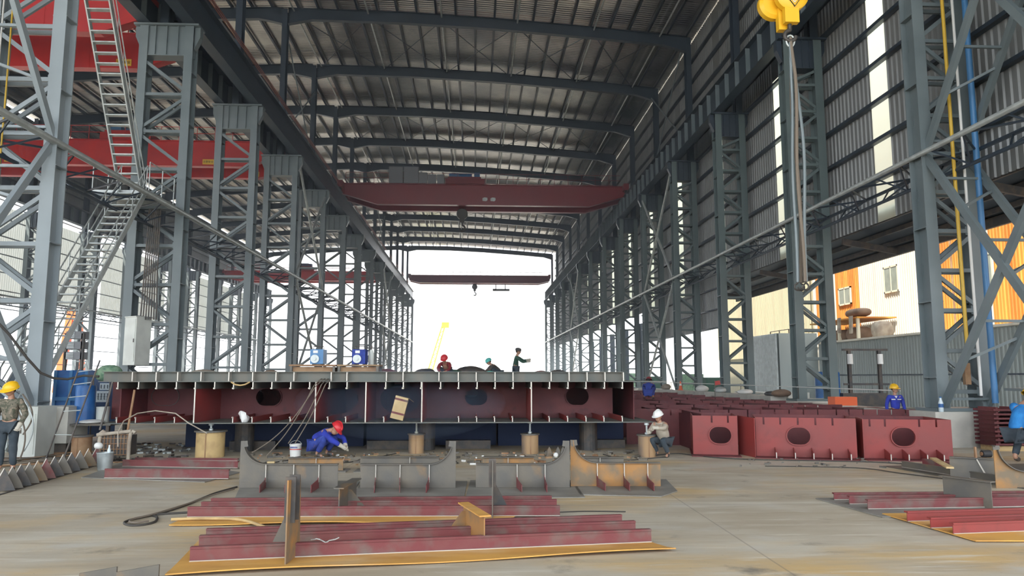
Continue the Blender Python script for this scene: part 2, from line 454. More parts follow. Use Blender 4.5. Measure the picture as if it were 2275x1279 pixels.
# left-hand wall of the neighbouring hall
m = MB()
lw = ribbed_wall(-39.7, Y0, Y1, 17.6, 24.7, 'wall_left', 'sheet', face=1); struct(lw)
for s in range(13):
    lp = ribbed_wall(-39.7, FY[s] - 3.6, FY[s] + 3.6, 8.6, 16.2, 'translucent_panel', 'palewall', parent=lw, face=1)
z = 1.6
while z < 24.5:
    m = MB(); m.bar((-39.5, Y0, z), (-39.5, Y1, z), .14, .07); m.build('girt', 'steel_dark', lw); z += 1.5

# ================================================================== LATTICE COLUMNS
def leg(m, x, y, z0, z1, w=.36, d=.60, t=.035):
    # H section: flanges face up and down the hall, web between, stiffener plates
    for s in (-1, 1): m.bb((x - w / 2, y + s * (d / 2) - t / 2, z0), (x + w / 2, y + s * (d / 2) + t / 2, z1))
    m.bb((x - t / 2, y - d / 2, z0), (x + t / 2, y + d / 2, z1))
    z = z0 + .9
    while z < z1 - .4:
        m.bb((x - w / 2 - .015, y - d / 2 - .01, z - .015), (x + w / 2 + .015, y + d / 2 + .01, z + .015)); z += 2.15
def lattice_column(xa, xb, y, z0, pitch, upx, cap_m, label, row, mname='steel', deep=.60, legw=.36, lace=.11, upz=None, capb=14.9):
    t = thing('lattice_column', label, 'steel column', ((xa + xb) / 2, y, z0), row)
    for x in (xa, xb):
        m = MB(); leg(m, x, y, z0, 16.15, legw, deep); m.build('leg', mname, t)
    # lacing on both faces
    xi, xo = min(xa, xb) + legw / 2 - .06, max(xa, xb) - legw / 2 + .06
    for s in (-1, 1):
        m = MB(); yy = y + s * (deep / 2 - .09); z = z0 + .5; i = 0
        while z < capb - .3:
            m.bar((xi, yy, z), (xo, yy, z), lace * .8, lace)
            z2 = min(z + pitch, capb)
            a, b = (xi, xo) if i % 2 else (xo, xi)
            m.bar((a, yy, z + pitch * .12), (b, yy, z2 - pitch * .12), lace * .7, lace)
            m.plate([(-.14, -.2), (.14, -.12), (.14, .12), (-.14, .2)] if a < b else [(-.14, -.12), (.14, -.2), (.14, .2), (-.14, .12)], (a, yy, z + .02), (1, 0, 0), (0, 0, 1), .016)
            z += pitch; i += 1
        m.build('lacing', mname, t)
    a, b = min(xa, xb), max(xa, xb)
    m = MB(); m.bb((a - .1, y - deep / 2 + .06, capb), (b + .1, y - deep / 2 + .10, 16.13)); m.bb((a - .1, y + deep / 2 - .10, capb), (b + .1, y + deep / 2 - .06, 16.13))
    m.bb((a - legw / 2 - .22, y - deep / 2 - .1, 16.12), (b + legw / 2 + .22, y + deep / 2 + .1, 16.2))
    m.bb((a, y - deep / 2, capb - .04), (b, y + deep / 2, capb))
    nn = 3
    for i in range(nn):
        x = a + (b - a) * (i + 1) / (nn + 1); m.bb((x - .02, y - deep / 2 - .02, capb), (x + .02, y + deep / 2 + .02, 16.12))
    for s, x in ((-1, a - legw / 2), (1, b + legw / 2)):
        m.plate([(0, 16.12), (s * .22, 16.12), (s * .22, 15.7), (0, 15.2)], (x, y, 0), (1, 0, 0), (0, 0, 1), .3)
    m.build('cap_box', cap_m, t)
    m = MB(); m.ibeam((upx, y, 16.2), (upx, y, zu(upx) + .6), .34, .56, .03, up=(0, 1, 0)); m.build('upper_shaft', 'steel_dark', t)
    m = MB(); m.bb((a - .35, y - .5, z0 - .04), (b + .35, y + .5, z0 + .05)); m.build('base_plate', mname, t)
    return t
for i, y in enumerate(FY):
    lattice_column(13.1, 14.4, y, 1.0, 1.15, 14.3, 'steel_dark' if i > 0 else 'steel',
                   f'{nth(i)} grey lattice column of the row standing along the corrugated right wall' if i else 'tall grey lattice column nearest the camera on the right, with yellow, white and blue pipes behind it',
                   'lattice columns along the right wall', mname='steel' if i == 0 else 'steel_right', legw=.34, upz=1)
    if i % 1 == 0:
        m = MB(); m.bb((12.55, y - .75, 0), (15.0, y + .75, .96)); b = m.build('plinth', 'concrete')
        tag(b, f'concrete plinth under the {nth(i)} lattice column of the right wall row', 'plinth', 'concrete plinths of the right row')
for i, y in enumerate(FY):
    lattice_column(-11.72, -13.52, y, .35, 1.55, CX, 'steel', 
                   f'{nth(i)} grey lattice column of the middle row between the two halls' if i else 'wide pale grey column nearest the camera in the middle row, left of the stairs',
                   'lattice columns of the middle row', mname='steel_light' if i == 0 else 'steel', legw=.34 if i else .36, lace=.12, deep=.55)
for i, y in enumerate(FY):
    lattice_column(-37.6, -38.9, y, .35, 1.3, -38.9, 'steel_dark',
                   f'{nth(i)} lattice column of the row along the far left wall',
                   'lattice columns along the far left wall', mname='steel')

# ================================================================== RAFTERS
def rafter(y, xs, label, group):
    t = thing('rafter', label, 'roof beam', (xs[0], y, zu(xs[0])), group)
    top = [(x, zu(x) + .74) for x in xs]; bot = [(x, zu(x)) for x in xs]
    m = MB()
    # haunch towards the columns
    def hz(x, z):
        e = min(abs(x - xs[0]), abs(x - xs[-1])); return z - max(0, (1.6 - e)) * .22
    bx = sorted(set(list(xs) + [xs[0] + 1.6, xs[-1] - 1.6])); 
    poly = [(x, zu(x) + .74) for x in bx] + [(x, hz(x, zu(x))) for x in reversed(bx)]
    m.plate(poly, (0, y, 0), (1, 0, 0), (0, 0, 1), .03)
    m.build('web', 'steel_dark', t)
    m = MB()
    for a, b in zip(bx, bx[1:]):
        m.bar((a, y, hz(a, zu(a)) - .01), (b, y, hz(b, zu(b)) - .01), .34, .03)
        m.bar((a, y, zu(a) + .74), (b, y, zu(b) + .74), .34, .03)
    m.build('flange', 'steel_dark', t)
    return t
main_xs = [-12.6, -5, 1.2, 8, 14.3]; left_xs = [-38.8, -26, -14, -12.9]
for i, y in enumerate(FY):
    rafter(y, main_xs, f'dark roof beam across the main hall at the {nth(i)} pair of columns', 'roof beams of the main hall')
    rafter(y, left_xs, f'dark roof beam across the left hall at the {nth(i)} pair of columns', 'roof beams of the left hall')
for i, y in enumerate(BACK):
    rafter(y, main_xs, 'dark roof beam of the main hall above and behind the camera', 'roof beams over the camera')

# roof bracing: tubes along the hall and crossed rods in some bays
for k, x in enumerate((-12.2, -7.3, -2.4, 2.7, 7.9, 12.4)):
    m = MB()
    for a, b in zip(FY, FY[1:]): m.cyl((x, a + .1, zu(x) + .55), (x, b - .1, zu(x) + .55), .055, 8)
    tag(m.build('tie_tube', 'galv'), ['pale tie tube along the roof beside the middle columns', 'second pale tie tube under the main roof from the middle columns',
        'third pale tie tube under the main roof from the middle columns', 'fourth pale tie tube under the main roof from the middle columns', 'fifth pale tie tube under the main roof, last but one before the right wall', 'pale tie tube along the roof beside the right wall'][k], 'tie tube', 'tie tubes under the main roof')
xs = [-12.2, -7.3, -2.4, 2.7, 7.9, 12.4]
for (a, b, nm) in ((FY[3], FY[4], 'fourth and fifth'), (FY[5], FY[6], 'sixth and seventh'), (FY[9], FY[10], 'tenth and eleventh')):
    t = thing('roof_bracing', f'crossed thin rods under the roof sheets between the {nm} roof beams', 'bracing', (1, a, zu(1)), 'rod bracing under the main roof')
    for x0, x1 in zip(xs, xs[1:]):
        m = MB(); m.cyl((x0, a + .2, zu(x0) + .42), (x1, b - .2, zu(x1) + .42), .03, 6); m.build('rod', 'steel_dark', t)
        m = MB(); m.cyl((x1, a + .2, zu(x1) + .47), (x0, b - .2, zu(x0) + .47), .03, 6); m.build('rod', 'steel_dark', t)

# ================================================================== CRANE RUNWAY GIRDERS
def runway(x, label, side, a=Y0, b=Y1, mname='steel_dark', rs=(-1, 1)):
    t = thing('crane_runway', label, 'crane runway', (x, a, 16.2), 'crane runways')
    m = MB(); m.ibeam((x, a, 16.95), (x, b, 16.95), .5, 1.45, .035); m.build('girder', mname, t)
    m = MB(); y = a + .5
    while y < b:
        for s in rs: m.bb((x + s * .02, y - .012, 16.28), (x + s * .235, y + .012, 17.6))
        y += 1.5
    m.build('ribs', 'steel', t)['kind'] = 'stuff'
    m = MB(); m.ibeam((x, a, 17.76), (x, b, 17.76), .12, .15, .03); m.build('rail', 'mill_dark', t)
    # surge truss walkway at the top flange
    m = MB(); m.bb((x + side * .25, a, 17.55), (x + side * .95, b, 17.60)); m.build('walkway', 'steel_dark', t)
    return t
runway(13.1, 'deep dark runway girder with ribs along the right wall row, carrying the red cranes', 1)
runway(-11.72, 'deep dark runway girder on the main-hall side of the middle columns', -1, rs=(-1,))
runway(-13.52, 'dark runway girder on the left-hall side of the middle columns', 1)
runway(-37.6, 'far dark ribbed runway girder along the left wall of the neighbouring hall', -1)
# conductor bars and cables on the girder over the middle row
m = MB()
for k in range(3): m.cyl((-11.35, Y0, 17.75 + .12 * k), (-11.35, Y1, 17.75 + .12 * k), .018, 6)
tag(m.build('conductor_bars', 'gold_metal'), 'orange crane conductor bars running along the top of the left runway girder', 'conductor bar')

# ================================================================== WALKWAY TRUSSES AT MID HEIGHT
def mid_truss(xa, xb, label, bright, z=8.35, cr=.075):
    t = thing('ledger_truss', label, 'truss', (xa, 14.7, z), 'horizontal trusses tying the columns')
    Ya, Yb = 8.0, FY[-1]
    m = MB(); m.cyl((xa, Ya, z), (xa, Yb, z), cr, 12); m.build('chord', bright, t)
    m = MB(); m.cyl((xb, Ya, z), (xb, Yb, z), .065, 8); m.build('chord', 'steel_dark', t)
    m = MB(); m.cyl(((xa + xb) / 2, Ya, z - .62), ((xa + xb) / 2, Yb, z - .62), .06, 8); m.build('chord', 'steel_dark', t)
    m = MB(); y = Ya; i = 0
    while y < Yb - 1:
        p, q = (xa, xb) if i % 2 else (xb, xa)
        m.cyl((p, y, z), (q, y + 1.5, z), .035, 6)
        m.cyl((p, y, z), ((xa + xb) / 2, y + .75, z - .62), .03, 6); m.cyl(((xa + xb) / 2, y + .75, z - .62), (p, y + 1.5, z), .03, 6)
        y += 1.5; i += 1
    m.build('lacing', 'steel_dark', t)
    return t
mid_truss(12.9, 14.3, 'pale tubular truss tying the right-wall columns together at mid height', 'galv')
mid_truss(-11.6, -13.6, 'tubular truss tying the middle-row columns together at mid height', 'galv', cr=.10)
mid_truss(-37.4, -38.8, 'tubular truss tying the far left columns together at mid height', 'steel')

# ================================================================== CROSS BRACING BETWEEN COLUMNS
def xbrace(x, ya, yb, za, zb, label, m_, r=.07, laced=False, dx=0):
    t = thing('cross_brace', label, 'cross brace', (x, (ya + yb) / 2, za), 'cross braces between columns')
    for e, p, q in ((0, (x, ya, za), (x, yb, zb)), (1, (x + .035, yb, za), (x + .035, ya, zb))):
        m = MB()
        if laced:
            m.bar(p, q, .13, .2); p2 = (x + dx + e * .035, p[1], p[2]); q2 = (x + dx + e * .035, q[1], q[2])
            m.bar(p2, q2, .13, .2)
            n = 7
            for i in range(n):
                a = V(p).lerp(V(q), (i + .2) / n); b = V(p2).lerp(V(q2), (i + (.8 if i % 2 else .2)) / n)
                m.bar(a, b, .07)
        else: m.cyl(p, q, r, 8)
        m.build('diagonal', m_, t)
    return t
for (i, j) in ((3, 4), (8, 9)):
    for x, nm, row in ((13.0, 'right-wall row', 'r'), (-11.6, 'middle row', 'l')):
        for za, zb, w in ((1.2, 8.2, 'below'), (8.5, 15.6, 'above')):
            xbrace(x, FY[i] + .3, FY[j] - .3, za, zb, f'pale crossed brace {w} mid height, {ORD[i]} to {ORD[j]} column, {nm}', 'galv', .085)
        xbrace(x + (.9 if x > 0 else -1.0), FY[i] + .3, FY[j] - .3, 18.0, 24.0, f'crossed brace above the runway girder, {ORD[i]} to {ORD[j]} column, {nm}', 'steel', .05)
# heavy laced bracing in the first bay, both rows
for x, dx, nm in ((13.1, 1.25, 'right'), (-11.72, -1.95, 'left')):
    for za, zb, w in ((1.1, 8.3, 'lower'), (8.5, 16.0, 'upper')):
        xbrace(x, 14.9, 20.45, za, zb, f'heavy laced steel cross brace at the {nm} picture edge, {w} one', 'steel' if nm == 'right' else 'steel_light', laced=True, dx=dx)
# the column of each row just outside the picture carries the braces; its girders rest on it
for xa, xb, nm in ((13.1, 14.4, 'right'), (-11.72, -13.52, 'middle')):
    lattice_column(xa, xb, 14.7, .35, 1.3, 14.3 if xa > 0 else CX, 'steel', f'lattice column of the {nm} row beside the camera, carrying the heavy braces', 'columns beside the camera')
# plain ledger struts across the lattice of the nearest middle column bay
m = MB()
# pipes
def pipe(pts, r, mname, label, name='pipe'):
    m = MB(); m.tube(pts, r, 10); o = m.build(name, mname, smooth=True); tag(o, label, 'pipe'); return o
pipe([(13.55, 19.9, 2.6), (13.55, 19.9, 16)], .05, 'yellow_pipe', 'thin yellow gas pipe running up beside the nearest right column')
pipe([(13.85, 19.9, 1.4), (13.85, 19.9, 16)], .04, 'white_pipe', 'thin white pipe between the yellow and the blue ones at the nearest right column')
pipe([(14.2, 19.85, 1.2), (14.2, 19.85, 16)], .085, 'blue_pipe', 'blue pipe running up beside the nearest right column')
for k, (x, c, cl) in enumerate(((-12.9, 'yellow_pipe', 'thin yellow line hanging inside the nearest left column'), (-13.15, 'white_pipe', 'thin white line hanging inside the nearest left column'), (-13.5, 'white_pipe', 'second thin white line inside the nearest left column, furthest from the hall'))):
    pipe([(x, 20.2, 2.4 + k * .4), (x + .02, 20.2, 9), (x, 20.2, 16)], .022, c, cl, 'hanging_line')
# ================================================================== BRIDGE CRANES
def text_on(parent, s, loc, size, mname, rz=0.0, tilt=math.pi / 2, name='lettering'):
    c = bpy.data.curves.new(name, 'FONT'); c.body = s; c.size = size; c.align_x = 'CENTER'; c.align_y = 'CENTER'; c.extrude = .004
    c.materials.append(M[mname])
    o = bpy.data.objects.new(name, c); COL.objects.link(o)
    o.rotation_euler = (tilt, 0, rz)
    if parent is not None:
        o.parent = parent; o.location = V(loc) - WORLD[parent.name]
    else: o.location = loc
    return o
def girder_mb(xa, xb, y, zb, h, w, taper, rise):
    m = MB()
    poly = [(xa, zb + rise), (xa + taper, zb), (xb - taper, zb), (xb, zb + rise), (xb, zb + h), (xa, zb + h)]
    m.plate(poly, (0, y, 0), (1, 0, 0), (0, 0, 1), w * .8)
    for (a, b) in zip(poly[:4], poly[1:4]):
        m.bar((a[0], y, a[1]), (b[0], y, b[1]), w, .04)
    m.bb((xa, y - w / 2, zb + h - .02), (xb, y + w / 2, zb + h + .03))
    return m
def hook_block(parent, x, y, z, s, mb, mh, rope_to=None):
    m = MB(); ax = Matrix.Rotation(math.pi / 2, 3, 'X')
    m.lathe((x, y + .16 * s, z), [(0, 0), (.36 * s, 0), (.40 * s, .05 * s), (.40 * s, .27 * s), (.36 * s, .32 * s), (0, .32 * s)], 24, ax)
    m.bb((x - .17 * s, y - .14 * s, z - .62 * s), (x + .17 * s, y + .14 * s, z - .1 * s))
    a = m.build('block', mb, parent)
    m = MB(); pts = [(x, y, z - .55 * s), (x, y, z - .8 * s)]
    for k in range(15):
        a_ = math.radians(90 - k * 19); pts.append((x + .2 * s * math.cos(a_), y, z - 1.02 * s + .2 * s * math.sin(a_)))
    rr = [.07 * s, .06 * s] + [(.06 + .03 * math.sin(math.pi * k / 14)) * s * (1 if k < 11 else 1 - (k - 10) * .2) for k in range(15)]
    m.tube(pts, rr, 10); m.build('hook', mh, parent, smooth=True)
    if rope_to:
        m = MB()
        for dx in (-.22, -.1, .1, .22): m.cyl((x + dx * s, y, z), (x + dx * s, y, rope_to), .014, 6)
        m.build('rope', 'cable', parent)
def bridge_crane(xa, xb, ya, yb, zb, h, label, mname, trolley_x, taper=3.2, rise=.95, sign=None, cabinets=True, crab=True, group='bridge cranes', hook_z=None, w=.5, carr='crane_dull'):
    t = thing('bridge_crane', label, 'bridge crane', ((xa + xb) / 2, ya, zb), group)
    for y in (ya, yb):
        g = girder_mb(xa, xb, y, zb, h, w, taper, rise).build('girder', mname, t)
        x = xa + 4
        while x < xb - 3:
            m = MB(); m.bb((x - .02, y - w * .4 - .012, zb + .05), (x + .02, y - w * .4, zb + h - .05)); m.build('seam', mname, g); x += 3.1
    for x in (xa + .1, xb - .1):
        m = MB(); m.bb((x - .22, ya - 1.0, zb + rise + .35), (x + .22, yb + 1.0, zb + h + .12)); c = m.build('end_carriage', carr, t)
        for yy in (ya - .6, yb + .6):
            m = MB(); ax = Matrix.Rotation(math.pi / 2, 3, 'Y'); m.lathe((x - .08, yy, zb + rise + .42), [(0, 0), (.26, 0), (.26, .16), (0, .16)], 16, ax); m.build('wheel', 'mill_dark', c)
    zt = zb + h
    for y, s in ((ya - .42, -1), (yb + .42, 1)):
        m = MB(); m.bb((xa + .3, min(y, y - s * .3), zt - .03), (xb - .3, max(y, y - s * .3), zt + .02))
        m.build('footway', carr, t)
        m = MB(); x = xa + .5
        while x <= xb - .4: m.bar((x, y, zt), (x, y, zt + .95), .035); x += 1.2
        for z in (.5, .95): m.bar((xa + .5, y, zt + z), (xb - .5, y, zt + z), .035)
        m.build('handrail', carr, t)
    # crab
    tx = trolley_x; ym = (ya + yb) / 2
    if not crab:
        if hook_z is not None: hook_block(t, tx, ym, hook_z, 1.25, 'hook_dark', 'hook_dark', zb + .3)
        return t
    m = MB(); m.bb((tx - 1.7, ya - .2, zt + .12), (tx + 1.7, yb + .2, zt + .55)); m.bb((tx - 1.5, ya, zt + .55), (tx + 1.4, yb, zt + .8)); tr = m.build('crab', carr, t)
    m = MB(); m.cyl((tx - 1.2, ym, zt + 1.05), (tx + .6, ym, zt + 1.05), .38, 18); m.build('drum', 'blue_pipe', tr)
    m = MB(); m.bb((tx + .8, ya + .1, zt + .7), (tx + 1.3, ya + .7, zt + 1.2)); m.build('motor', 'blue_pipe', tr)
    m = MB(); m.cyl((tx - 1.4, ya + .4, zt + 1.0), (tx - .5, ya + .4, zt + 1.0), .22, 12); m.build('motor', 'blue_pipe', tr)
    for yy in (ya, yb):
        for xx in (tx - 1.3, tx + 1.3):
            m = MB(); ax = Matrix.Rotation(math.pi / 2, 3, 'X'); m.lathe((xx, yy + .06, zt + .15), [(0, 0), (.16, 0), (.16, .1), (0, .1)], 12, ax); m.build('wheel', 'mill_dark', tr)
    if cabinets:
        for a, b, hh, c in cabinets if isinstance(cabinets, (list, tuple)) else ():
            m = MB(); m.bb((a, ya - .55, zt + .03), (b, ya - .08, zt + .03 + hh)); m.bb((a + .05, ya - .56, zt + .1), (b - .05, ya - .555, zt + hh - .05)); m.build('control_cabinet', c, t)
    if hook_z is not None: hook_block(t, tx - .25, ym, hook_z, 1.25, 'hook_dark', 'hook_dark', zt + .3)
    for sx, yg, sz in sign or ():
        m = MB(); m.bb((sx - sz, yg - w * .4 - .03, zb + .10), (sx + sz, yg - w * .4 - .005, zb + .10 + sz * .95)); sg = m.build('warning_plate', 'label_yellow', t)
        text_on(sg, '注意安全', (sx, yg - w * .4 - .035, zb + .10 + sz * .47), sz * .46, 'black')
    return t
mc = bridge_crane(-11.72, 13.1, 63.4, 65.9, 16.75, 1.75, 'dull red double-girder bridge crane spanning the main hall, with grey cabinets and a hook', 'crane_dull', -1.0,
    cabinets=[(-7.55, -6.35, 1.45, 'grey_box'), (-6.25, -5.0, 1.45, 'grey_box'), (-4.95, -4.25, .95, 'grey_box'), (-4.2, -3.5, .8, 'grey_box'), (-3.4, -2.8, .8, 'grey_box')], hook_z=16.25)
for sx in (.75, 1.45):
    m = MB(); m.plate([(-.22, -.14), (.1, -.17), (.22, -.05), (.2, .14), (-.05, .17), (-.22, .1)], (sx, 63.18, 17.25), (1, 0, 0), (0, 0, 1), .01); m.build('maker_mark', 'galv', mc)
bridge_crane(-37.6, -13.6, 30.6, 34.3, 16.25, 1.7, 'bright red bridge crane of the left hall nearest the camera, behind the steel stairs', 'crane_red', -30, taper=2.2, rise=.8, sign=[(A(280, 140, 34.3).x, 34.3, .35)], cabinets=False, carr='crane_red')
bridge_crane(-37.6, -13.6, 50.6, 53.6, 16.25, 1.7, 'second bright red bridge crane of the left hall, seen between the middle columns', 'crane_red', -24, taper=2.2, rise=.8, sign=[(A(465, 364, 50.6).x, 50.6, .38), (A(28, 356, 50.6).x, 50.6, .42), (A(566, 394, 53.6).x, 53.6, .38)], cabinets=False, carr='crane_red')
bridge_crane(-37.6, -13.6, 112, 114.5, 16.3, 1.4, 'small distant red bridge crane at the far end of the left hall', 'crane_red', -26, taper=2.2, rise=.6, cabinets=False, carr='crane_red')
fc = bridge_crane(-11.72, 13.1, 130.5, 132.5, 18.45, 1.35, 'plain red bridge crane in the bright far opening of the main hall', 'crane_dull', -.2, taper=1.8, rise=.45, cabinets=False, crab=False, hook_z=17.9, carr='crane_dull')
m = MB()
for s in (-1, 1): m.bar((4.4 + s * .85, 131.5, 18.3), (4.4 + s * .85, 131.5, 17.5), .15)
m.bb((3.0, 131.2, 17.2), (6.0, 131.8, 17.55)); m.build('cable_trolley', 'hook_dark', fc)

# yellow hook block hanging near the camera
hx, hy = 6.42, 15.0; hz = A(1752, -6, 15.0).z; hx = A(1752, 8, 15.0).x
t = thing('crane_hook_block', 'yellow crane hook block with black chevrons hanging at the top of the picture', 'crane hook', (hx, hy, hz))
m = MB(); ax = Matrix.Rotation(math.pi / 2, 3, 'X')
for dx, dy, dz, r in ((.05, -.02, .02, .36), (-.22, .30, -.05, .34)):
    m.lathe((hx + dx, hy + dy + .12, hz + dz), [(0, 0), (r * .8, 0), (r, .06), (r, .2), (r * .8, .26), (0, .26)], 28, ax)
m.bb((hx - .02, hy - .1, hz + .1), (hx + .12, hy + .3, hz + .7))
m.build('sheave_cover', 'yellow', t, smooth=True)
m = MB(); m.bb((hx - .14, hy - .12, hz - .62), (hx + .17, hy + .02, hz - .2)); m.bb((hx - .2, hy + .08, hz - .70), (hx - .02, hy + .24, hz - .2)); m.bb((hx - .05, hy - .02, hz - .6), (hx + .1, hy + .2, hz - .55)); m.build('cheek_plate', 'yellow', t)
for k in range(3):
    m = MB(); q = .09 * k
    cx_, cz_ = hx + .06, hz - .29 + q
    for s in (-1, 1): m.bar((cx_, hy - .165, cz_), (cx_ + s * .26, hy - .165, cz_ + .36), .012, .028, up=(0, 1, 0))
    m.build('chevron', 'black' if k != 1 else 'white', t)
m = MB()
for dx in (-.2, -.05, .15, .25): m.cyl((hx + dx, hy, hz), (hx + dx, hy, 17.5), .014, 6)
m.build('rope', 'cable', t)
m = MB(); pts = [(hx, hy, hz - .58), (hx, hy, hz - .75)]
for k in range(15):
    a_ = math.radians(90 - k * 19); pts.append((hx - .12 * math.cos(a_), hy, hz - .88 + .12 * math.sin(a_)))
m.tube(pts, .045, 10); m.build('hook', 'hook_dark', t, smooth=True)
# chain sling hanging from it
t = thing('chain_sling', 'long grey chain sling hanging from the yellow hook block, almost to the ground', 'chain sling', (hx, hy, hz - .9))
for k, (dx, dy) in enumerate(((-.07, 0), (.03, .06), (.09, -.05), (0, -.1))):
    m = MB(); pts = [(hx, hy, hz - .92)]; n = 26
    for i in range(1, n):
        f = i / n; pts.append((hx + dx * (1 + .5 * math.sin(3 + 5 * f + k)) * min(1, f * 6) + .03 * math.sin(9 * f + k * 2), hy + dy * min(1, f * 6), hz - .92 - 5.55 * f))
    m.tube(pts, .034, 6); m.build('chain', 'hose' if k % 2 else 'steel', t)
    m = MB(); e = V(pts[-1]); q = [e]
    for j in range(11):
        a_ = math.radians(80 - j * 26); q.append(e + V(((.07 + .0) * math.cos(a_) * (1 if k % 2 else -1), 0, -.1 + .07 * math.sin(a_))))
    m.tube(q, .018, 6); m.build('sling_hook', 'hook_dark', t)
m = MB(); ax = Matrix.Rotation(math.pi / 2, 3, 'X')
q = [(hx + .09 * math.cos(a / 12 * 2 * math.pi), hy, hz - 1.0 + .13 * math.sin(a / 12 * 2 * math.pi)) for a in range(13)]
m.tube(q, .02, 6); m.build('ring', 'galv', t)

# ================================================================== STAIRS BY THE NEAREST LEFT COLUMN
def flight(t, x, w, ya, za, yb, zb, n, rail_side, mname='galv', rail_h=.95):
    a = V((x, ya, za)); b = V((x, yb, zb))
    for s in (-1, 1):
        m = MB(); o = V((s * w / 2, 0, 0)); m.bar(a + o, b + o, .05, .20); m.build('stringer', mname, t)
    for i in range(n):
        p = a.lerp(b, (i + .6) / n); m = MB(); m.bb((p.x - w / 2, p.y - .11, p.z - .02), (p.x + w / 2, p.y + .11, p.z + .02)); m.build('tread', mname, t)
    for s in rail_side:
        m = MB(); o = V((s * w / 2, 0, 0)); up = V((0, 0, rail_h))
        m.cyl(a + o + up, b + o + up, .022, 8); m.cyl(a + o + up * .5, b + o + up * .5, .018, 8)
        k = 7
        for i in range(k + 1):
            p = a.lerp(b, i / k) + o; m.cyl(p, p + up, .018, 6)
        m.build('handrail', mname, t)
t = thing('steel_stair', 'long steel stair climbing beside the nearest left column up to a landing', 'stairs', (-12.3, 20.1, 0))
flight(t, -12.45, .92, 20.0, 0, 27.0, 8.6, 32, (-1, 1), 'galv')
t = thing('steel_stair', 'steep upper stair with flat treads rising from the landing to the crane runway', 'stairs', (-13.3, 28.8, 8.7))
flight(t, -13.35, .84, 28.9, 8.8, 25.0, 15.9, 22, (1,), 'galv')
t = thing('stair_landing', 'small steel landing joining the two stairs at mid height', 'landing', (-12.8, 28, 8.6))
m = MB(); m.bb((-13.9, 27.0, 8.55), (-11.9, 29.2, 8.65)); m.build('deck', 'galv', t)
m = MB()
for x, y in ((-11.9, 27), (-11.9, 28.1), (-11.9, 29.2)): m.cyl((x, y, 8.65), (x, y, 9.7), .022, 6)
for z in (9.15, 9.7): m.cyl((-11.9, 27, z), (-11.9, 29.2, z), .022, 6)
m.build('handrail', 'galv', t)
m = MB()
for z in (9.15, 9.7): m.cyl((-13.9, 27, z), (-13.9, 28.1, z), .022, 6)
for y in (27, 28.1): m.cyl((-13.9, y, 8.65), (-13.9, y, 9.7), .022, 6)
m.build('handrail', 'galv', t)
m = MB(); m.bar((-13.9, 27.1, 8.5), (-11.9, 27.1, 8.5), .12); m.bar((-13.9, 29.1, 8.5), (-11.9, 29.1, 8.5), .12); m.build('bearer', 'steel', t)
# electrical cabinet on the second left column, with cable duct above
t = thing('electric_cabinet', 'cream electrical cabinet with a printed door mounted between the legs of the second middle column', 'cabinet', (-12.6, 27.6, 2.2))
m = MB(); c = A(305, 757, 29.3)
m.box(c, (.72, .62, 1.86), math.radians(-32)); m.build('body', 'white_paint', t)
R = Matrix.Rotation(math.radians(-32), 3, 'Z')
def CP(x, y, z): return V(c) + R @ V((x, y, z))
m = MB(); m.plate([(-.36, -.34), (.36, -.34), (.36, .34), (-.36, .34)], CP(0, 0, .91), R @ V((1, 0, 0)), R @ V((0, 1, 0)), .04); m.build('hood', 'white_paint', t)
m = MB(); m.plate([(-.30, -.80), (.30, -.80), (.30, .82), (-.30, .82)], CP(0, -.318, 0), R @ V((1, 0, 0)), V((0, 0, 1)), .016); dr = m.build('door', 'white_paint', t)
m = MB(); m.plate([(-.015, -.07), (.015, -.07), (.015, .07), (-.015, .07)], CP(.26, -.335, 0), R @ V((1, 0, 0)), V((0, 0, 1)), .03); m.build('handle', 'mill_dark', dr)
for dz, hh in ((.28, .02), (.20, .012), (.12, .07), (-.02, .02)):
    m = MB(); m.plate([(-.24, -hh / 2), (.24, -hh / 2), (.24, hh / 2), (-.24, hh / 2)], CP(.318, 0, dz), R @ V((0, 1, 0)), V((0, 0, 1)), .006); m.build('printed_text', 'grey_box', t)
m = MB(); m.plate([(-.28, -.05), (.28, -.05), (.28, .05), (-.28, .05)], CP(.316, 0, -.78), R @ V((0, 1, 0)), V((0, 0, 1)), .008); m.build('orange_label', 'rust_plate', t)
m = MB()
for k in range(7): m.tube([(-12.85 + k * .1, 29.1, 4.1), (-12.8 + k * .08, 29.1, 6 + .2 * math.sin(k)), (-12.75 + k * .07, 29.1, 8.5)], .028, 6)
tag(m.build('cable_bundle', 'mill_dark'), 'bundle of dark cables dropping from the landing into the cream cabinet', 'cables', kind='stuff')

# ================================================================== OUTSIDE ON THE RIGHT
t = thing('lean_to_canopy', 'dark lean-to canopy along the outside of the right wall', 'canopy', (15.2, 8, 7.9))
m = MB(); m.plate([(15.2, 8.05), (17.6, 7.30), (17.6, 7.36), (15.2, 8.12)], (0, 28, 0), (1, 0, 0), (0, 0, 1), 42); m.build('roof_sheet', 'steel_dark', t)
for x, z in ((15.5, 7.85), (16.3, 7.6), (17.1, 7.36)):
    m = MB(); m.bar((x, 7, z), (x, 49, z), .08, .18); m.build('purlin', 'mill_dark', t)
m = MB(); m.bb((17.5, 7, 6.95), (17.62, 49, 7.3)); m.build('fascia', 'mill_dark', t)
for y in [11.7 + 9 * k for k in range(5)]:
    m = MB(); m.bar((15.2, y, 7.5), (17.5, y, 7.1), .12, .25); m.build('bracket', 'mill_dark', t)
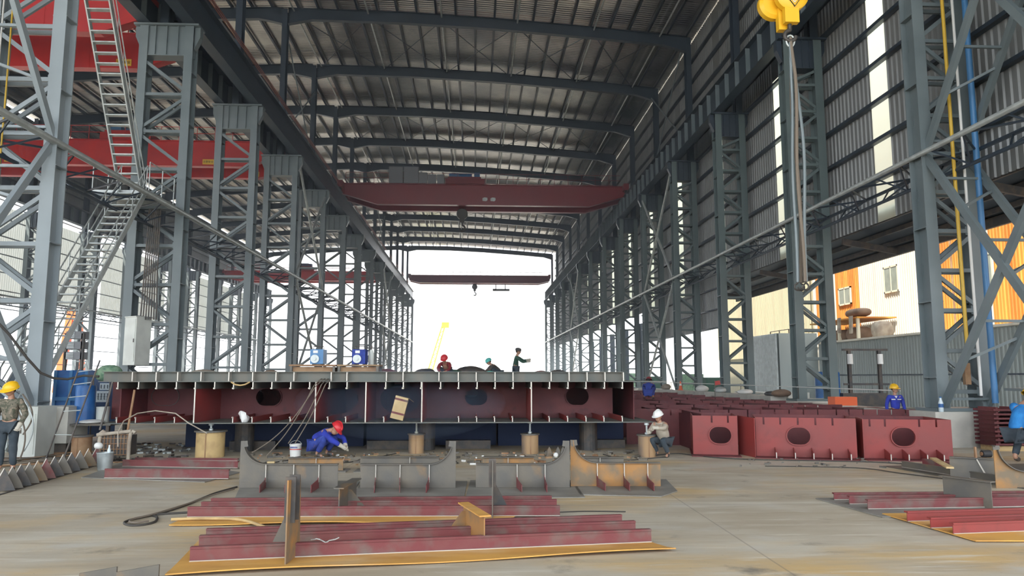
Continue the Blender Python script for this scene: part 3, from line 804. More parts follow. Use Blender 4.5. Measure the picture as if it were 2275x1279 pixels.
# green-grey ribbed shed
t = thing('ribbed_shed', 'low green-grey ribbed metal shed with a yellowish ledge, beyond the right columns', 'shed', (21, 30, 0))
w_ = ribbed_wall(21, 10, 44.6, 0, 3.9, 'wall_sheet', 'sheet_dark', period=.24, depth=.05, parent=t)
m = MB(); m.bb((20.95, 10, 2.0), (20.93, 44.6, 2.06)); m.build('rail', 'steel_dark', t)
m = MB(); m.bb((20.7, 10, 3.9), (24.0, 44.6, 4.0)); m.build('ledge', 'cream_sheet', t)
w2 = MB(); w2.bb((21, 44.5, 0), (24, 44.6, 3.9)); w2.build('end_sheet', 'sheet_dark', t)
# tall sunlit building behind the shed
t = thing('corrugated_building', 'tall sunlit building clad in cream and rust-orange corrugated sheets behind the shed', 'building', (24, 40, 0))
for a, b, c in ((10, 33.2, 'orange_sheet'), (33.2, 34.4, 'cream_sheet'), (34.4, 37.6, 'orange_sheet'), (37.6, 45.1, 'cream_sheet'), (45.1, 48.1, 'orange_sheet'), (48.1, 49.0, 'cream_sheet'), (49.0, 51.0, 'orange_sheet'), (51.0, 51.5, 'cream_sheet')):
    ribbed_wall(24, a, b, 4.0, 12.5, 'cladding', c, period=.22, depth=.04, parent=t)
m = MB(); m.bb((24.05, 10, 0), (32, 51.5, 12.5)); m.build('core', 'cream_sheet', t)
for a, b, za, zb in ((46.0, 47.6, 6.55, 7.7), (40.6, 42.1, 6.75, 8.3), (32.9, 34.6, 5.7, 7.7), (22, 25, 5.7, 7.7)):
    m = MB(); fr = .1
    m.bb((23.88, a, za), (23.96, a + fr, zb)); m.bb((23.88, b - fr, za), (23.96, b, zb)); m.bb((23.88, a, za), (23.96, b, za + fr)); m.bb((23.88, a, zb - fr), (23.96, b, zb)); m.bb((23.88, (a + b) / 2 - .03, za), (23.96, (a + b) / 2 + .03, zb))
    f = m.build('window_frame', 'window_white', t)
    m = MB(); m.bb((23.90, a + fr, za + fr), (23.93, b - fr, zb - fr)); m.build('pane', 'window_glass', f)
m = MB(); m.cyl((23.8, 35.7, 4), (23.8, 35.7, 12), .05, 8); m.build('downpipe', 'rust', t)
# ledge with bales under a small orange platform
t = thing('storage_platform', 'rust-orange sheet platform on the ledge with pale rags hanging from it', 'platform', (23, 43, 4))
m = MB(); m.bb((21.6, 41.0, 5.25), (23.9, 47, 5.33)); m.build('top', 'orange_sheet', t)
for y in (41.2, 43.4, 45.5):
    m = MB(); m.bb((21.7, y, 4), (21.85, y + .15, 5.25)); m.build('post', 'window_white', t)
for k, (y, w, h) in enumerate(((41.3, .5, 1.0), (42.7, .45, .9), (44.1, .55, .7))):
    m = MB(); n = 6; vs = []
    for i in range(n + 1):
        for j in range(5):
            f = i / n; vs.append((21.52 - .10 * math.sin(j * 1.7 + k) * f, y + w * (j / 4) * (1 - .35 * f) + .1 * f, 5.4 - h * f))
    m.add(vs, [(i * 5 + j, i * 5 + j + 1, (i + 1) * 5 + j + 1, (i + 1) * 5 + j) for i in range(n) for j in range(4)]); m.build('hanging_rag', 'tarp', t, smooth=True)
def bag(c, d, label, mname):
    m = MB(); n = 14; vs = []
    for j in range(9):
        a = -math.pi / 2 + math.pi * j / 8
        for i in range(n):
            b = 2 * math.pi * i / n
            sx = abs(math.cos(b)) ** .5 * (1 if math.cos(b) > 0 else -1); sy = abs(math.sin(b)) ** .5 * (1 if math.sin(b) > 0 else -1)
            q = abs(math.cos(a)) ** .45
            vs.append((c[0] + d[0] / 2 * sx * q, c[1] + d[1] / 2 * sy * q, c[2] + d[2] / 2 * math.sin(a)))
    m.add(vs, [(j * n + i, j * n + (i + 1) % n, (j + 1) * n + (i + 1) % n, (j + 1) * n + i) for j in range(8) for i in range(n)])
    m.add([vs[i] for i in range(n)], [tuple(range(n))[::-1]]); m.add([vs[8 * n + i] for i in range(n)], [tuple(range(n))])
    return tag(m.build('bulk_bag', mname, smooth=True), label, 'bag', 'bags on the shed ledge')
bag((22.3, 42.2, 4.4), (1.1, 1.6, .82), 'brown bag on the shed ledge, nearest to the right columns', 'brown_bag')
bag((22.3, 43.95, 4.38), (1.1, 1.5, .78), 'brown bag on the shed ledge under the platform, beside the post', 'brown_bag')
bag((22.2, 42.0, 5.62), (.9, 1.9, .5), 'dusty bundle lying on top of the orange platform', 'brown_bag')
bag((22.4, 39.9, 4.5), (1.0, .9, 1.0), 'pale tarpaulin bundle on the ledge at the end of the bags', 'tarp')
# beige building further off, with a balcony
t = thing('corrugated_building', 'beige ribbed building with a small railed balcony, seen left of the second right column', 'building', (24, 60, 0))
ribbed_wall(24.5, 53, 74, 3.6, 12.5, 'cladding', 'beige_sheet', period=.25, depth=.05, parent=t)
m = MB(); m.bb((24.6, 53, 0), (33, 74, 12.5)); m.build('core', 'beige_sheet', t)
m = MB(); m.bb((22.8, 53, 3.75), (24.5, 62, 3.9)); m.build('balcony', 'cream_sheet', t)
m = MB()
for y in (53.3, 55, 56.7): m.bar((22.9, y, 3.9), (22.9, y, 5.4), .06)
for z in (4.4, 4.9, 5.4): m.bar((22.9, 53.3, z), (22.9, 56.7, z), .05); m.bar((22.9, 53.3, z), (24.4, 53.3, z), .05)
m.build('railing', 'mill_dark', t)
t = thing('silver_shed', 'silver ribbed sheet hut behind the second and third right columns', 'shed', (18, 46, 0))
ribbed_wall(18.5, 44.8, 49, .9, 4.6, 'wall_sheet', 'galv', period=.22, depth=.05, parent=t)
m = MB(); m.bb((18.6, 44.8, .0), (21, 49, 4.6)); m.build('core', 'sheet_dark', t)
m = MB(); m.bb((17.2, 44, 0), (20.0, 49, 1.0)); m.build('footing', 'concrete', t)
for k in range(5):
    m = MB(); m.ibeam((15.9 + .2 * k, 70 + 9 * k, 0), (15.9 + .2 * k, 70 + 9 * k, 7), .5, .5, .04, up=(0, 1, 0)); tag(m.build('yard_post', 'steel_dark'), f'dark post outside the right wall, {nth(k)} of the five', 'post', 'posts outside the right wall')

# distant lime-yellow crawler crane beyond the opening
t = thing('yard_crane', 'lime-yellow lattice boom crane in the white glare beyond the far opening', 'crane', (-16, 220, 0))
a0, b0 = V((-14.0, 222, 1.5)), V((-9.6, 222, 17.0))
for dx in (-.7, .7):
    for dy in (-.7, .7):
        m = MB(); o = V((dx, dy, 0)); m.bar(a0 + o, b0 + o * .6, .32); m.build('boom_chord', 'lime', t)
m = MB()
for i in range(14):
    p = a0.lerp(b0, i / 14); q = a0.lerp(b0, (i + 1) / 14); s = 1 if i % 2 else -1
    m.bar(p + V((.65 * s, 0, 0)), q - V((.65 * s, 0, 0)), .2)
m.build('lacing', 'lime', t)
m = MB(); m.box(b0 + V((.6, 0, .4)), (2.2, 1.6, 1.6)); m.build('boom_head', 'lime', t)
m = MB(); m.box((-15.5, 222, 1.5), (4.5, 3.5, 3)); m.build('cab', 'lime', t)
# orange gantry parts far left
for k, (x, y, h) in enumerate(((-52, 62, 10), (-55, 75, 12), (-50, 95, 13))):
    t = thing('gantry_leg', f'orange gantry crane leg standing outside the left hall, {nth(k)} one', 'gantry crane', (x, y, 0), 'orange gantries outside the left hall')
    m = MB(); m.bar((x - 1.5, y, 0), (x, y, h), .8); m.build('leg', 'orange_paint', t)
    m = MB(); m.bar((x + 1.5, y, 0), (x, y, h), .8); m.build('leg', 'orange_paint', t)
    m = MB(); m.bar((x - 1.2, y, 2.5), (x + 1.2, y, 2.5), .5); m.build('tie', 'orange_paint', t)
# ================================================================== THE BIG BLOCK ON PEDESTALS
YF, YW = 18.3, 20.2                       # front edge and first web
ZB, ZD = .80, 1.79                        # bottom plate, underside of deck
def bx(px, y=YF): return A(px, 880, y).x
XL, XR = bx(237), bx(1452)
def arc(cx_, cy_, rx, ry, a0, a1, n=10):
    return [(cx_ + rx * math.cos(math.radians(a0 + (a1 - a0) * i / n)), cy_ + ry * math.sin(math.radians(a0 + (a1 - a0) * i / n))) for i in range(n + 1)]
def oval(cx_, cy_, w, h):
    """flat oval outline with straight top and bottom, anticlockwise"""
    r = h / 2; s = max(0, w / 2 - r)
    return arc(cx_ + s, cy_, r, r, -90, 90) + arc(cx_ - s, cy_, r, r, 90, 270)
def holed_plate(m, x0, x1, z0, z1, y, holes, t=.014, ex=(1, 0, 0), o=(0, 0, 0), notches=()):
    """web plate in the x-z plane with real holes, cut as vertical strips"""
    ex = V(ex); o = V(o); ny = ex.cross(V((0, 0, 1))).normalized()
    xs = {x0, x1}
    for h in holes:
        xs |= {p[0] for p in h}
    for n in notches: xs |= {n[0], n[1]}
    xs = sorted(x for x in xs if x0 - 1e-6 <= x <= x1 + 1e-6)
    def span(h, x):
        zs = []
        k = len(h)
        for i in range(k):
            a, b = h[i], h[(i + 1) % k]
            if (a[0] - x) * (b[0] - x) < 0 : zs.append(a[1] + (b[1] - a[1]) * (x - a[0]) / (b[0] - a[0]))
        return (min(zs), max(zs)) if len(zs) >= 2 else None
    def quad(xa, xb, za0, za1, zb0, zb1):
        P = [(xa, za0), (xb, zb0), (xb, zb1), (xa, za1)]
        vs = [o + ex * x + V((0, 0, z)) + V((0, y, 0)) - ny * t / 2 for x, z in P] + [o + ex * x + V((0, 0, z)) + V((0, y, 0)) + ny * t / 2 for x, z in P]
        m.add(vs, [(0, 1, 2, 3), (7, 6, 5, 4), (0, 4, 5, 1), (3, 2, 6, 7)])
    for xa, xb in zip(xs, xs[1:]):
        if xb - xa < 1e-5: continue
        e = (xb - xa) * 1e-3; top = z1
        for n in notches:
            if n[0] - 1e-6 <= xa and xb <= n[1] + 1e-6: top = n[2]
        hit = None
        for h in holes:
            sa, sb = span(h, xa + e), span(h, xb - e)
            if sa and sb: hit = (sa, sb)
        if hit:
            (a0, a1), (b0, b1) = hit
            quad(xa, xb, z0, a0, z0, b0); quad(xa, xb, a1, top, b1, top)
        else: quad(xa, xb, z0, top, z0, top)
def ring(m, cx_, cz, w, h, y, g=.035, d=.06):
    o_, i_ = oval(cx_, cz, w + g, h + g), oval(cx_, cz, w, h); k = len(o_)
    vs = [(x, y - d, z) for x, z in o_] + [(x, y - d, z) for x, z in i_] + [(x, y, z) for x, z in o_] + [(x, y, z) for x, z in i_]
    fs = []
    for i in range(k):
        j = (i + 1) % k
        fs += [(i, j, k + j, k + i), (i, i + 2 * k, j + 2 * k, j), (k + i, k + j, 3 * k + j, 3 * k + i)]
    m.add(vs, fs)

blk = thing('hull_block', 'huge dark red double-bottom ship block resting on pedestals, with manholes and a grey deck edge', 'ship block', (0, YF, ZB))
m = MB(); m.bb((XL, YF, ZB), (XR, 46, ZB + .022)); m.build('bottom_plate', 'deck', blk)
m = MB(); m.bb((bx(216), YF, ZD), (bx(1482), 46, ZD + .02)); dk = m.build('deck_plate', 'deck', blk)
m = MB(); m.bb((bx(216), YF + .25, ZD + .02), (bx(1388), YF + .27, ZD + .24)); m.bb((bx(216), YF + .15, ZD + .235), (bx(1388), YF + .37, ZD + .25)); m.build('edge_girder', 'deck', dk)
for px in (292, 345, 393, 445, 507, 560, 612, 652, 735, 770, 858, 895, 975, 1018, 1058, 1100, 1140, 1225, 1265, 1305, 1345, 1386):
    m = MB(); x = A(px, 830, YF).x; m.bb((x - .012, YF + .05, ZD + .02), (x + .012, YF + .25, ZD + .235)); m.build('edge_bracket', 'weld', dk)
# longitudinals hanging under the deck: bulb ends seen at the front edge
hang = [262, 308, 348, 392, 434, 477, 519, 562, 604, 646, 688, 732, 771, 857, 896, 936, 979, 1019, 1060, 1100, 1140, 1180, 1221, 1262, 1302, 1343, 1383]
for px in hang:
    x = A(px, 855, YF).x; m = MB()
    m.bb((x - .008, YF + .01, ZD - .15), (x + .008, 33, ZD)); m.bb((x - .028, YF + .01, ZD - .165), (x + .012, 33, ZD - .135))
    o = m.build('longitudinal', 'deck', blk)
    m = MB(); m.bb((x - .012, YF - .005, ZD - .15), (x + .012, YF + .01, ZD)); m.bb((x - .032, YF - .005, ZD - .168), (x + .016, YF + .01, ZD - .133)); m.build('cut_end', 'weld', o)
# webs
web_h = [
    (1, (bx(250, YW), A(431, 880, YW).x)),
    (2, (A(431, 880, YW).x, A(690, 880, YW).x)),
    (3, (A(690, 880, YW).x, A(812, 880, YW).x)),
    (4, (A(812, 880, YW).x, A(937, 880, YW).x)),
    (5, (A(937, 880, YW).x, A(1168, 880, YW).x)),
    (6, (A(1168, 880, YW).x, A(1392, 880, YF).x)),
]
def hz(px, py): return A(px, py, YW)
hole_px = {2: (598, 882, .66, .44), 5: (1058, 882, .60, .42), 6: (1282, 880, .62, .46)}
for k, (a, b) in web_h:
    holes = []
    if k in hole_px:
        px, py, w, h = hole_px[k]; p = hz(px, py); holes.append(oval(p.x, p.z, w, h))
    elif k == 3: p = hz(748, 878); holes.append(arc(p.x, 1.33, .58, .40, 0, 360, 28)[:-1])
    elif k == 4: p = hz(890, 878); holes.append(arc(p.x, 1.33, .54, .40, 0, 360, 28)[:-1])
    m = MB(); holed_plate(m, a, b, ZB + .02, ZD, YW, holes); w_ = m.build('web', 'primer', blk)
    if k in hole_px:
        px, py, w, h = hole_px[k]; p = hz(px, py); m = MB(); ring(m, p.x, p.z, w, h, YW); m.build('manhole_rim', 'primer', w_)
p = hz(368, 880); m = MB(); ring(m, p.x, p.z, .70, .46, YW - .01, g=.03, d=.02); m.build('cover_outline', 'mill_dark', blk)
# inner webs further back
for y in (22.6, 25.0, 27.6, 30.5):
    m = MB(); hs = [oval(x, 1.32, .66, .44) for x in (-6.6, -3.2, -.2, 2.4)]
    holed_plate(m, XL + .3, 4.0, ZB + .02, ZD, y, hs); m.build('web', 'primer', blk)
m = MB(); m.bb((XL + .2, 45.9, ZB), (4.0, 46, ZD)); m.build('end_bulkhead', 'primer', blk)
for k, (xa, xb, y) in enumerate(((XL + .8, -3.1, 21.2), (-3.05, .6, 21.4), (.65, 4.2, 21.2))):  # boxes added to stop light under the block, shade painted in
    m = MB(); m.bb((xa, y, 0), (xb, y + 1.2, .79)); tag(m.build('shade_blocker', 'shade_navy', base=(xa, y, 0)), ['left','middle','right'][k] + ' added light blocker coloured like the shade under the block', 'support stand', 'added light blockers under the block')
# transverse floors seen edge on
for px in (431, 700, 812, 937, 1181):
    x = A(px, 880, YF).x; m = MB(); m.bb((x - .01, YF + .06, ZB + .02), (x + .01, 33, ZD)); f = m.build('floor_web', 'primer_bright', blk)
    m = MB(); m.bb((x - .014, YF + .05, ZB + .02), (x + .014, YF + .065, ZD)); m.build('ground_edge', 'weld', f)
m = MB(); m.bb((A(1392, 880, YW).x - .01, YW - .9, ZB), (A(1392, 880, YW).x + .01, 33, ZD)); m.build('side_plate', 'primer', blk)
m = MB(); m.bb((bx(250), YF + .4, ZB), (bx(250) + .02, 33, ZD)); m.build('side_plate', 'primer', blk)
# short stiffeners standing on the bottom plate
for px in (256, 298, 341, 385, 515, 558, 600, 643, 727, 767, 852, 1019, 1059, 1099, 1139, 1221, 1262, 1303, 1343, 1384):
    x = A(px, 930, YF).x; m = MB()
    m.plate([(YF + .08, ZB + .02), (YF + .08, ZB + .15), (YW, ZB + .15), (YW, ZB + .02)], (x, 0, 0), (0, 1, 0), (0, 0, 1), .014); m.bb((x - .022, YF + .08, ZB + .13), (x + .008, YW, ZB + .155))
    s = m.build('bulb_stiffener', 'primer_bright', blk)
    m = MB(); m.bb((x - .011, YF + .07, ZB + .02), (x + .011, YF + .085, ZB + .15)); m.bb((x - .027, YF + .07, ZB + .13), (x + .012, YF + .085, ZB + .158)); m.build('ground_edge', 'weld', s)
# loose work on the bottom plate
m = MB(); m.box(A(884, 905, 18.75), (.32, .22, .66)); 
t = thing('cardboard_carton', 'tall cream cardboard carton leaning in the round opening of the big block', 'box', (A(884, 935, 18.75).x, 18.75, ZB + .02))
c0 = V((A(880, 935, 18.75).x, 18.75, ZB + .02))
R = Matrix.Rotation(math.radians(14), 3, 'Y')
m = MB(); pts = [c0 + R @ V((sx * .16, sy * .11, z)) for z in (.06, .62) for sy in (-1, 1) for sx in (-1, 1)]
m.add(pts, [(0, 2, 3, 1), (4, 5, 7, 6), (0, 1, 5, 4), (2, 6, 7, 3), (0, 4, 6, 2), (1, 3, 7, 5)]); m.build('body', 'cardboard', t)
for z in (.18, .52):
    m = MB(); m.add([c0 + R @ V((sx * .161, -.114, z + dz)) for dz in (0, .05) for sx in (-1, 1)], [(0, 1, 3, 2)]); m.build('printed_band', 'primer_dusty', t)
m = MB(); m.add([c0 + R @ V(q) for q in ((.16, -.11, .62), (.16, .11, .62), (.30, .11, .56), (.30, -.11, .56))], [(0, 1, 2, 3)]); m.build('flap', 'cardboard', t)
t = thing('rag', 'white crumpled rag on the bottom plate of the big block', 'rag', (A(542, 930, 18.6).x, 18.6, ZB + .02))
q = A(542, 930, 18.6); m = MB(); m.ball((q.x, 18.6, ZB + .15), .13, 12, 8, (.75, .7, 1.3), Matrix.Rotation(-.5, 3, 'Y'))
vs = []
for v in m.v: n = noise.noise(V(v) * 9); vs.append(tuple(V(v) + V((n, n * .6, n * .3)) * .08))
m.v = vs; m.build('cloth', 'white', t, smooth=True)

# ---------------------------------------------------------------- pedestals under the block
def pedestal(px, pyb, pyt, wpx, label, mname, jack=True):
    g = G(px, pyb); s = g.y / FPX * 1.02; r = wpx * s / 2; h = (pyb - pyt) * s
    c = V((g.x, g.y + r, 0))
    t = thing('round_pedestal', label, 'support stand', c, 'round steel pedestals under the block')
    m = MB(); m.lathe(c, [(r * .92, 0), (r * .92, h - .03)], 28); m.build('drum', mname, t, smooth=True)
    m = MB(); m.lathe(c, [(r * 1.05, h - .035), (r * 1.05, h)], 28); m.build('top_plate', 'mill', t)
    if jack:
        m = MB(); m.lathe(c + V((0, 0, h)), [(.05, 0), (.05, .04), (.025, .05), (.025, max(.08, ZB - h - .06)), (.06, max(.09, ZB - h - .05)), (.06, ZB - h)], 14); m.build('screw_jack', 'galv', t, smooth=True)
    m = MB(); m.bb((c.x - .01, c.y - r * .92 - .012, 0), (c.x + .01, c.y - r * .9, h - .04)); m.build('weld_seam', 'rust', t)
    return t
pedestal(454, 1018, 962, 64, 'ochre round pedestal, the leftmost one under the block front edge', 'yellow_ped')
pedestal(923, 1008, 966, 36, 'slim rust-brown round pedestal under the middle of the block front', 'pedestal')
pedestal(1179, 1009, 966, 40, 'rust-brown round pedestal below the fifth bay of the block', 'pedestal')
pedestal(1443, 1016, 968, 42, 'orange-brown round pedestal under the right-hand end of the block', 'pedestal')
pedestal(168, 1018, 972, 42, 'brown round pedestal standing left of the rebar cage, clear of the block', 'rust', jack=False)
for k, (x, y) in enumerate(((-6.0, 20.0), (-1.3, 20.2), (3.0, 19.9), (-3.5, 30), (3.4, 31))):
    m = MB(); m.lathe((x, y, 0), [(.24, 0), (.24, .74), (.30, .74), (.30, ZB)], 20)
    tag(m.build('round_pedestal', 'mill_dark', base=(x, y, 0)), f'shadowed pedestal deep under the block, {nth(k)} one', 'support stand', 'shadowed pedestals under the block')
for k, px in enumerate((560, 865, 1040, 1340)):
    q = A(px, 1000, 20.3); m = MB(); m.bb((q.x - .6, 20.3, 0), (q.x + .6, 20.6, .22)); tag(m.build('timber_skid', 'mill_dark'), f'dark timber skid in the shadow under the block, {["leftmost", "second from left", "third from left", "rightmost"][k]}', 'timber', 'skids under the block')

# ================================================================== RED WEB FRAMES AND BLOCKS ON THE RIGHT
def red_unit(name, label, pxl, pxr, yb, zt, pxhole=None, slots=(), stf=(), side_px=None, mname='primer_bright', depth=1.6, hw=.62, hh=.44, hz_=None):
    g0 = G(pxl, yb[0]); g1 = G(pxr, yb[1])
    t = thing(name, label, 'ship block', g0, 'red web units on the right')
    ex = (g1 - g0); L = ex.length; ex.normalize(); ny = ex.cross(V((0, 0, 1))).normalized() * -1   # away from camera
    if ny.y < 0: ny = -ny
    def lx(px, py=960):   # distance along the web for a sight line
        d = _ray(px, py); o = V((0, 0, CAMH))
        # intersect with vertical plane through g0 along ex
        n = ny; k = (g0 - o).dot(n) / d.dot(n); p = o + d * k; return (p - g0).dot(ex), p.z
    holes = []; 
    if pxhole: hx_, hz0 = lx(*pxhole); holes = [oval(hx_, hz0, hw, hh)]
    nt = []
    for px in slots: s, _z = lx(px, 930); nt.append((s - .022, s + .022, zt - .17))
    m = MB(); holed_plate(m, 0, L, 0.02, zt, 0, holes, .014, ex, g0, nt)
    w_ = m.build('web', mname, t)
    if pxhole:
        m = MB(); o_, i_ = oval(hx_, hz0, hw + .05, hh + .05), oval(hx_, hz0, hw, hh); k = len(o_); vs = []
        for d in (-.05, .02):
            for P in (o_, i_): vs += [g0 + ex * x + V((0, 0, z)) + ny * d for x, z in P]
        fs = []
        for i in range(k):
            j = (i + 1) % k; fs += [(i, j, k + j, k + i), (i, i + 2 * k, j + 2 * k, j), (k + i, k + j, 3 * k + j, 3 * k + i)]
        m.add(vs, fs); m.build('manhole_rim', mname, w_)
    m = MB(); m.plate([(-.05, -.45), (L + .05, -.45), (L + .05, depth), (-.05, depth)], g0 + V((0, 0, .01)), ex, ny, .018); m.build('base_plate', 'primer', t)
    for s in (0, L):
        m = MB(); m.plate([(0, .02), (depth, .02), (depth, zt), (0, zt)], g0 + ex * s, ny, (0, 0, 1), .014); m.build('end_plate', mname, t)
    m = MB(); m.plate([(0, .02), (L, .02), (L, zt), (0, zt)], g0 + ny * depth, ex, (0, 0, 1), .012); m.build('rear_web', 'primer', t)
    for px, in [(p,) for p in stf]:
        s, _z = lx(px, 1000); m = MB(); m.plate([(-.42, .02), (-.42, .15), (0, .24), (0, .02)], g0 + ex * s, ny, (0, 0, 1), .014)
        q = m.build('bracket', mname, t); m = MB(); m.plate([(-.43, .02), (-.43, .15), (-.41, .155), (-.41, .02)], g0 + ex * s, ny, (0, 0, 1), .02); m.build('ground_edge', 'weld', q)
    return t
red_unit('web_frame_unit', 'bright red web frame with an oval manhole, the leftmost on the right-hand floor', 1541, 1640, (1010, 1012), .96, (1600, 966), (1581, 1617), (), mname='primer_bright', hw=.52, hh=.40)
red_unit('web_frame_unit', 'long bright red web frame with one manhole and five foot brackets, in the middle', 1681, 1905, (1014, 1020), .94, (1774, 968), (1696, 1733, 1772, 1811, 1849), (1722, 1763, 1803, 1843, 1884), mname='primer_bright', hw=.52, hh=.40)
red_unit('web_frame_unit', 'bright red web frame at the right, a pale rag behind its manhole', 1921, 2118, (1019, 1022), .92, (2006, 970), (1931, 1965, 2041, 2079), (1965, 2004, 2044, 2080), mname='primer_bright', hw=.52, hh=.42)
# flat side panels bridging the units
for a, b, ya, yb, lab in ((1642, 1679, 1008, 1016, 'dark red curved flange plate between the first and second web frames'), (1905, 1921, 1012, 1020, 'narrow dark red plate between the second and third web frames')):
    g0, g1 = G(a, ya), G(b, yb); d = (g1 - g0)
    m = MB(); m.plate([(0, 0), (d.length, 0), (d.length, .93), (0, .95)], g0, d, (0, 0, 1), .016); tag(m.build('flange_plate', 'primer_bright'), lab, 'steel plate')
# rows of further red blocks behind
rows = [(21.2, 5.2, 13.0, .98), (24.0, 4.6, 12.0, 1.02), (27.5, 4.4, 11.6, 1.04), (31.5, 4.4, 11.3, 1.05), (36, 4.6, 11.2, 1.05), (41, 5.0, 11.2, 1.06), (47, 5.6, 11.2, 1.06)]
for k, (y, xa, xb, h) in enumerate(rows):
    t = thing('bottom_block', f'dark red flat block with notched upper edges lying behind the web frames, {nth(k)} row', 'ship block', (xa, y, 0), 'dark red blocks laid in rows')
    n = 3; L = (xb - xa) / n
    for i in range(n):
        m = MB(); hs = [oval(xa + L * (i + .5), .55, .6, .42)]; nt = [(xa + L * i + .35 + .42 * j, xa + L * i + .39 + .42 * j, h - .15) for j in range(int((L - .4) / .42))]
        holed_plate(m, xa + L * i + .02, xa + L * (i + 1) - .02, .02, h, y, hs, notches=nt); m.build('web', 'primer', t)
        m = MB(); m.bb((xa + L * i + .02, y, .02), (xa + L * i + .035, y + 2.2, h)); m.build('floor_web', 'primer', t)
    m = MB(); m.bb((xa, y - .1, 0), (xb, y + 2.3, .02)); m.build('base_plate', 'primer', t)
    m = MB(); m.bb((xa, y + 2.2, .02), (xb, y + 2.215, h - .02)); m.build('rear_web', 'primer', t)
    for j in range(7):
        x = xa + .5 + (xb - xa - 1) * j / 6; m = MB(); m.bar((x, y + .05, h - .06), (x, y + 2.2, h - .06), .03, .10); m.build('top_stiffener', 'primer', t)
t = thing('bottom_block', 'tall plum-red block side standing behind the right-hand end of the big block', 'ship block', (4.4, 20.0, 0))
a, b = A(1392, 960, 21.5), A(1538, 960, 21.5)
m = MB(); m.plate([(0, .0), (b.x - a.x - .35, 0), (b.x - a.x - .35, .98), (0, 1.02)], (a.x, 21.5, 0), (1, 0, 0), (0, 0, 1), .016); m.build('web', 'primer', t)
m = MB(); m.plate([(0, 0), (2.6, 0), (2.6, .98), (0, .98)], (b.x - .35, 21.5, 0), (-.06, -1, 0), (0, 0, 1), .016); m.build('side_plate', 'primer', t)
m = MB(); m.plate([(0, 0), (.0 + 2.5, 0), (2.5, .9), (0, .95)], (b.x - .5, 18.95, 0), (.02, 1, 0), (0, 0, 1), .016); m.build('flange', 'primer', t)

# ================================================================== PANELS UNDER CONSTRUCTION ON THE FLOOR
def gp(px, py, z=0): return G(px, py, z)
def sheet_poly(m, pts, t=.012, lift=0.0):
    P = [V(p) + V((0, 0, lift)) for p in pts]; k = len(P)
    m.add([p for p in P] + [p + V((0, 0, t)) for p in P], [tuple(range(k))[::-1], tuple(range(k, 2 * k))] + [(i, (i + 1) % k, (i + 1) % k + k, i + k) for i in range(k)])
def wavy_sheet(m, c00, c10, c11, c01, nx=24, t=.012, amp=.018, base=.012, seed=0):
    """thin plate with slightly lifted, wavy edges; corners front-left, front-right, back-right, back-left"""
    vs = []; ny_ = 6
    for lay in (0, t):
        for j in range(ny_ + 1):
            for i in range(nx + 1):
                u, v = i / nx, j / ny_
                p = (V(c00) * (1 - u) + V(c10) * u) * (1 - v) + (V(c01) * (1 - u) + V(c11) * u) * v
                e = max(0, 1 - min(v, 1 - v) * 5)
                z = base + amp * e * (.5 + .5 * math.sin(u * 9 + seed * 2 + v * 3)) * (1 if v < .5 else .5)
                vs.append((p.x, p.y, z + lay))
    n = nx + 1; s = (ny_ + 1) * n; fs = []
    for j in range(ny_):
        for i in range(nx):
            q = j * n + i; fs += [(q, q + n, q + n + 1, q + 1), (s + q, s + q + 1, s + q + n + 1, s + q + n)]
    for i in range(nx): fs += [(i, i + 1, s + i + 1, s + i), (ny_ * n + i, s + ny_ * n + i, s + ny_ * n + i + 1, ny_ * n + i + 1)]
    for j in range(ny_): q = j * n; fs += [(q, s + q, s + q + n, q + n), (q + nx, q + nx + n, s + q + nx + n, s + q + nx)]
    m.add(vs, fs)
def flat_stiff(t, a, b, h, mname, base=.024, bulb=True, name='stiffener'):
    a = V(a); b = V(b); d = (b - a); d.z = 0; L = d.length; d.normalize(); n = V((-d.y, d.x, 0))
    m = MB(); m.plate([(0, 0), (L, 0), (L, h), (0, h)], a + V((0, 0, base)), d, (0, 0, 1), .012)
    if bulb:
        q = a + n * .02 + V((0, 0, base + h - .012)); m.bar(q, q + d * L, .075, .018)
    s = m.build(name, mname, t)
    m = MB(); q = a - n * .012 + V((0, 0, base + .004)); m.bar(q, q + d * L, .018, .010); m.build('weld_bead', 'weld', s)
    return s
def tee_bracket(t, g, yaw, L, h, fw, mname_web, mname_fl, gusset=None, gl=.35, slope=0.0, base=.02):
    """T-section post: web along yaw from ground point g (front end), flange on top"""
    d = V((math.cos(yaw), math.sin(yaw), 0)); g = V(g) + V((0, 0, base)); n = V((-d.y, d.x, 0))
    m = MB(); m.plate([(0, 0), (L, 0), (L, h + slope * L), (0, h)], g, d, (0, 0, 1), .014); w_ = m.build('tee_web', mname_web, t)
    m = MB(); a = g + V((0, 0, h)) - d * .03; b = g + d * (L + .03) + V((0, 0, h + slope * L)); m.bar(a, b, fw, .016); m.build('tee_flange', mname_fl, w_)
    if gusset is not None:
        o = g + d * (L * gusset[0]); s = gusset[1]
        m = MB(); m.plate([(0, 0), (gl, 0), (.05, h * .78), (0, h * .78)], o, n * s, (0, 0, 1), .012); m.build('gusset', mname_web, t)

# front yellow panel
t = thing('stiffened_panel', 'front rusty yellow plate on the floor carrying three long red stiffeners', 'welded panel', gp(930, 1262), 'stiffened floor panels')
m = MB(); wavy_sheet(m, gp(366, 1284), gp(1502, 1226), gp(1385, 1188), gp(440, 1206), seed=0, amp=.03); m.build('plate', 'rust_plate', t)
flat_stiff(t, gp(421, 1252), gp(1447, 1208), .145, 'primer_dusty'); flat_stiff(t, gp(441, 1224), gp(1412, 1188), .145, 'primer_dusty'); flat_stiff(t, gp(457, 1202), gp(1382, 1168), .12, 'primer_dusty')
